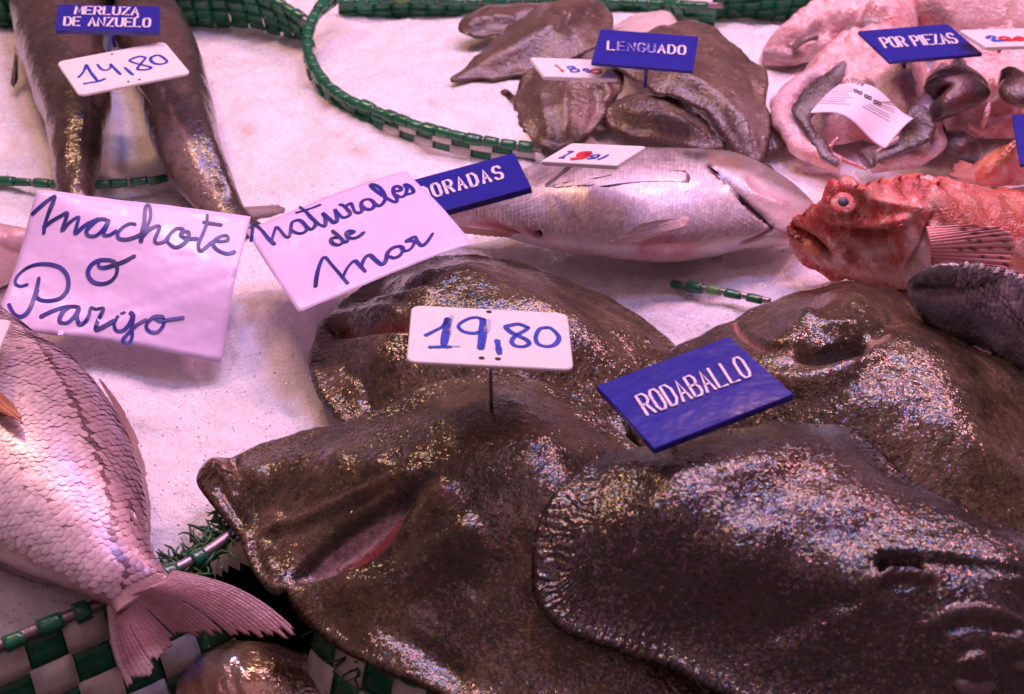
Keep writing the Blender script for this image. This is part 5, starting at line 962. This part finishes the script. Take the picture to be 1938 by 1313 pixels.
ink(ft, [[(250, 405), (340, 360), (430, 310), (480, 235)], ([(480, 235), (460, 370), (435, 515)], .0019), [(295, 528), (400, 525), (505, 525)], [(850, 240), (770, 220), (690, 235), (610, 280), (590, 320), (640, 365), (740, 385), (810, 370)], ([(840, 240), (840, 380), (820, 540)], .0019), ([(990, 460), (1015, 595)], .0016), [(1310, 325), (1220, 290), (1130, 300), (1080, 320), (1130, 370), (1210, 410), (1290, 450), (1320, 490), (1270, 520), (1180, 515), (1140, 470), (1180, 410), (1270, 360), (1315, 325)], [(1500, 325), (1430, 340), (1390, 420), (1410, 490), (1490, 520), (1580, 505), (1630, 440), (1600, 380), (1540, 330), (1490, 325)]], z19, s19, r, .00125, 'ink_bright')
ink(ft, [([(520, 205), (490, 390)], .0012), ([(900, 250), (880, 370)], .0014), [(520, 520), (600, 518)]], z19, s19, r, .0006, 'ink_faded', 'smudge')
for x, y in ((925.5, 589.5), (911.5, 677), (942.5, 678.5)): hole(ft, x, y, .0016, r)
e = on_plane(928, 688, ft, -.0012)
V = np.array([e+ft['u']*a*.0115+ft['v']*b*.0024+ft['n']*c*.0012 for a in (-1, 1) for b in (-1, 1) for c in (-1.2, .4)]); mesh('clip', V, [(0, 1, 3, 2), (4, 6, 7, 5), (0, 4, 5, 1), (2, 3, 7, 6), (1, 5, 7, 3), (0, 2, 6, 4)], 'clear_plastic', r, smooth=False)
zb = on_surface(B_, 930, 778); pin(e, P(930, 778, zb-.004), .0011, r)
r, ft = sign('name_sign', 'blue sign reading RODABALLO lying on the turbots', [(1128, 728), (1380, 637), (1502, 744), (1238, 850)], .104, .100, .066, .004, .001, 'blue_plastic', 6, BG, foot=.06)
caps(ft, 'RODABALLO', (1226, 787), (1423, 712), (1203, 751), r, 'letter_white', hw=.00075, gap=.5)
r, ft = sign('price_tag', 'corner of a white tag at the left edge by the snapper', [(-250, 612), (25, 604), (-8, 664), (-285, 676)], .09, .105, .062, .0022, .005, 'white_plastic', 5, WG, foot=.04)

# ------------------------------------------------------------------ papers
def paper(label, cor, zc, w, h, tilt, curl, th=.00018, mat='paper', name='paper_note', nu=36, nv=26):
    ft = fit_rect(cor, zc, w, h, tilt, .12)
    def shape(u, v): return curl(u, v)
    def srf(px, py, f=None, lift=.0004):
        q = on_plane(px, py, ft, 0)
        for _ in range(3):
            d = q-ft['c']; u = d@ft['u']/ft['w']; v = d@ft['v']/ft['h']; k = shape(u, v)+lift
            r_ = ray(px, py); o = np.array([0, 0, HC]); t_ = ((ft['c']-o)@ft['n']+k)/(r_@ft['n']); q = o+r_*np.asarray(t_)[..., None]
        return q
    uu, vv = np.meshgrid(np.linspace(-.5, .5, nu), np.linspace(-.5, .5, nv), indexing='ij')
    G = ft['c']+uu[..., None]*ft['w']*ft['u']+vv[..., None]*ft['h']*ft['v']+shape(uu, vv)[..., None]*ft['n']
    V = G.reshape(-1, 3); N0 = len(V); I = np.arange(N0).reshape(nu, nv)
    Fq = np.stack([I[:-1, :-1], I[1:, :-1], I[1:, 1:], I[:-1, 1:]], -1).reshape(-1, 4).tolist()
    ring = list(I[:, 0])+list(I[-1, 1:])+list(I[-2::-1, -1])+list(I[0, -2:0:-1])
    Fs = [(ring[i], ring[i-1], ring[i-1]+N0, ring[i]+N0) for i in range(len(ring))]
    o = mesh(name, np.concatenate([V, V-ft['n']*th]), Fq+[tuple(q+N0 for q in f)[::-1] for f in Fq]+Fs, mat); tag(o, label, 'sign', None)
    print('PAPER', label, 'w %.3f h %.3f tilt %.0f z %s' % (ft['w'], ft['h'], math.degrees(math.acos(ft['n'][2])), np.round(ft['q'][:, 2], 3)))
    return o, ft, srf
def cl1(u, v):
    d = (u-.50)*.62-(v+.22)*1.0; fold = np.maximum(0, (u*.80-v-.36))*.010
    return -.0014*(u*2)**2+.0014*np.sin(u*5+1)*(.5-v)-fold*1.6+.0016*np.sin(v*7+u*3)+.0020*fbm(u+3.3, v+1.7, 3.2, 3, 40)-.0016*np.exp(-((u*.75-v-.33)/.02)**2)
pp, ft, srf = paper('lilac paper handwritten Machote o Pargo on the ice at left', [(70, 354), (475, 408), (412, 662), (-14, 628)], .050, .148, .105, 25, cl1)
zm = (0, 340); sm = .2589
ink(ft, [[(235, 250), (290, 200), (350, 150), (400, 118), (385, 170), (360, 230), (330, 320), (320, 390)], [(320, 345), (380, 300), (440, 265), (490, 240), (480, 290), (455, 370), (510, 310), (575, 270), (565, 320), (550, 390), (600, 350), (650, 315), (720, 285)],
    [(795, 298), (740, 285), (690, 310), (640, 360), (632, 390), (660, 410), (705, 405), (755, 360), (795, 298), (772, 360), (757, 400), (800, 402), (850, 372)], [(990, 325), (950, 320), (900, 345), (860, 390), (870, 425), (920, 435), (980, 420), (1040, 390), (1075, 340), (1100, 270), (1095, 200), (1075, 185), (1060, 220), (1055, 300), (1040, 380), (1030, 450)],
    [(1035, 420), (1080, 370), (1140, 340), (1165, 345), (1150, 390), (1130, 440), (1150, 462), (1200, 450), (1230, 420)], [(1340, 360), (1290, 355), (1240, 400), (1220, 440), (1260, 485), (1300, 490), (1350, 460), (1380, 410), (1370, 380), (1330, 385), (1325, 410), (1370, 430), (1440, 430)],
    [(1515, 255), (1510, 320), (1480, 400), (1450, 470), (1465, 520), (1520, 480), (1560, 450), (1620, 450), (1665, 440), (1660, 410), (1620, 410), (1570, 440), (1560, 480), (1600, 520), (1660, 540), (1715, 525)], [(1490, 310), (1550, 320), (1615, 330)],
    [(850, 620), (820, 590), (740, 585), (680, 610), (645, 660), (650, 710), (690, 750), (750, 760), (810, 740), (850, 690), (855, 630), (830, 595)], [(720, 600), (725, 635), (770, 640), (840, 620), (910, 595), (985, 555)],
    [(200, 765), (150, 778), (115, 760), (120, 715), (180, 655), (260, 620), (350, 615), (430, 635), (480, 680), (500, 740), (490, 810), (440, 865), (370, 885), (300, 880), (265, 850), (275, 805)], [(285, 715), (270, 790), (240, 890), (200, 970), (150, 1000), (100, 975), (65, 910)],
    [(300, 1000), (370, 965), (440, 940), (510, 925), (575, 935), (562, 1000), (580, 1050), (620, 1040), (650, 990), (665, 935), (700, 945), (755, 940), (730, 1000), (705, 1060), (705, 1095), (760, 1070), (830, 1030)], [(510, 925), (460, 965), (435, 1020), (450, 1045), (500, 1040), (550, 990), (575, 935)],
    [(970, 980), (930, 965), (870, 990), (835, 1050), (850, 1100), (900, 1100), (950, 1050), (975, 985), (965, 1080), (965, 1150), (940, 1195), (905, 1190), (900, 1165), (930, 1130), (1000, 1060), (1070, 1020)], [(1190, 1000), (1130, 1000), (1080, 1040), (1070, 1080), (1100, 1110), (1150, 1110), (1190, 1070), (1200, 1020), (1170, 1000), (1130, 1005), (1170, 1030), (1240, 1020), (1340, 1005)]],
    zm, sm, pp, .00125, surf=srf, seed=1)
def cl2(u, v): return .0020*np.sin(u*4+.5)-.006*np.maximum(0, u-.30)**2*6-.004*np.maximum(0, -.38-v)*4+.0012*np.sin(v*6+u*4)+.0014*fbm(u+5.3, v+2.7, 3.0, 3, 44)
pp, ft, srf = paper('lilac paper handwritten naturales de mar against the turbot', [(464, 424), (768, 328), (892, 447), (562, 592)], .062, .148, .105, 20, cl2)
ink(ft, [[(165, 610), (185, 450), (205, 260), (280, 290), (400, 400), (520, 550), (640, 660)], [(580, 590), (640, 400), (680, 310), (760, 380), (850, 490), (930, 520), (960, 440), (980, 300), (1010, 210), (1120, 170), (1200, 200), (1290, 310), (1280, 390), (1180, 440), (1060, 420), (995, 375)], [(1200, 200), (1320, 330), (1390, 355), (1460, 300), (1490, 210)]], (460, 400), .09288, pp, .00125, surf=srf, seed=2)
ink(ft, [[(567, 391), (579, 400), (588, 410), (598, 419), (606, 425), (614, 427)], [(561, 402), (584, 395.5), (606, 387)]], (0, 0), 1, pp, .0012, surf=srf, seed=3)
ink(ft, [[(220, 900), (240, 860), (232, 740), (190, 670), (280, 745), (380, 830), (440, 805), (430, 700), (405, 605), (450, 660), (540, 745), (640, 720), (670, 670), (600, 580), (550, 535), (490, 520)], [(600, 550), (680, 500), (720, 570), (750, 640), (820, 665), (880, 620), (862, 520), (900, 450), (1000, 430), (1080, 480), (1085, 560), (1020, 605), (930, 590), (895, 550)], [(1040, 450), (1110, 510), (1180, 545), (1250, 490), (1285, 410), (1250, 310), (1160, 210), (1050, 170), (1040, 205), (1130, 290), (1270, 385), (1380, 450), (1470, 480), (1490, 420), (1430, 320), (1430, 230), (1490, 200), (1560, 240), (1540, 280), (1470, 290)],
    [(1480, 350), (1530, 385), (1590, 385), (1645, 330), (1660, 240), (1625, 170), (1720, 210), (1780, 300), (1700, 340), (1640, 350)], [(360, 980), (460, 1060), (560, 1160), (620, 1165), (645, 1110)], [(470, 1092), (380, 1100), (335, 1140), (370, 1200), (460, 1225), (520, 1200), (550, 1150)], [(640, 1120), (600, 1030), (660, 980), (740, 1000), (660, 1040), (645, 1085), (720, 1110), (820, 1080), (905, 1010)]], (590, 330), .10836, pp, .00125, surf=srf, seed=4)
ink(ft, [[(635, 935), (645, 850), (670, 760), (705, 710), (760, 770), (880, 910)], [(840, 870), (880, 790), (930, 740), (960, 760), (1015, 820)], [(980, 790), (1010, 720), (1050, 695), (1090, 730), (1140, 765), (1172, 735), (1185, 680), (1225, 640), (1280, 628), (1305, 650), (1280, 695), (1235, 715), (1195, 705)], [(1290, 640), (1320, 662), (1360, 648), (1388, 605), (1370, 585), (1325, 590), (1390, 555), (1412, 590), (1442, 620), (1482, 600), (1530, 530)]],
    (440, 310), .2477, pp, .00125, surf=srf, seed=5)
def cl3(u, v): return .006*np.cos(u*5.5+.6)-.004-.003*v*v*4
pp, ft, srf = paper('printed receipt with 22 00 kg lying upside down on the monkfish', [(1596, 130), (1736, 203), (1686, 245), (1538, 199)], .080, .078, .052, 10, cl3, mat='receipt_paper', name='receipt')
mb = MB(); mg = MB()
c7 = np.array((1420, 80.)); s7 = .1858
def pl(m_, pts, hw):
    p = np.array(pts, float)*s7+c7; p = resample(spline(p, 4), max(3, len(pts)*3)) if len(p) > 2 else resample(p, 4); ribbon(m_, srf(p[:, 0], p[:, 1]), ft['n'], hw, .0001)
for st in ([(885, 385), (915, 350), (905, 395)], [(925, 400), (945, 370)], [(960, 410), (985, 365), (1000, 405)], [(1040, 385), (1060, 370), (1045, 360), (1030, 375), (1045, 388)], [(1075, 400), (1095, 385), (1080, 372), (1068, 390), (1078, 402)], [(1090, 430), (1130, 380)], [(1130, 425), (1150, 420), (1140, 440), (1125, 430)], [(1150, 400), (1165, 385)]): pl(mb, st, .0004)
for (x, y) in ((1075, 490), (1118, 510), (1180, 545), (1215, 560), (1275, 600), (1315, 615)): pl(mb, [(x-12, y-14), (x+14, y-6), (x+10, y+16), (x-14, y+8), (x-12, y-14)], .0006)
mb.build('print_text', 'print_dark', pp, smooth=False)
for k in range(9):
    y0 = 440+k*22
    pl(mg, [(820-k*18+rng.uniform(0, 30), y0+rng.uniform(-6, 6)), (1000+rng.uniform(-40, 60), y0+12)], .00022)
for k in range(8):
    pl(mg, [(1140+k*34, 640-k*6+rng.uniform(-8, 8)), (1420+k*16+rng.uniform(-40, 20), 800-k*30)], .00022)
for k in range(3): pl(mg, [(1430+k*6, 525+k*22), (1560+k*10, 610+k*20)], .00030)
mg.build('print_lines', 'print_grey', pp, smooth=False)['kind'] = 'stuff'
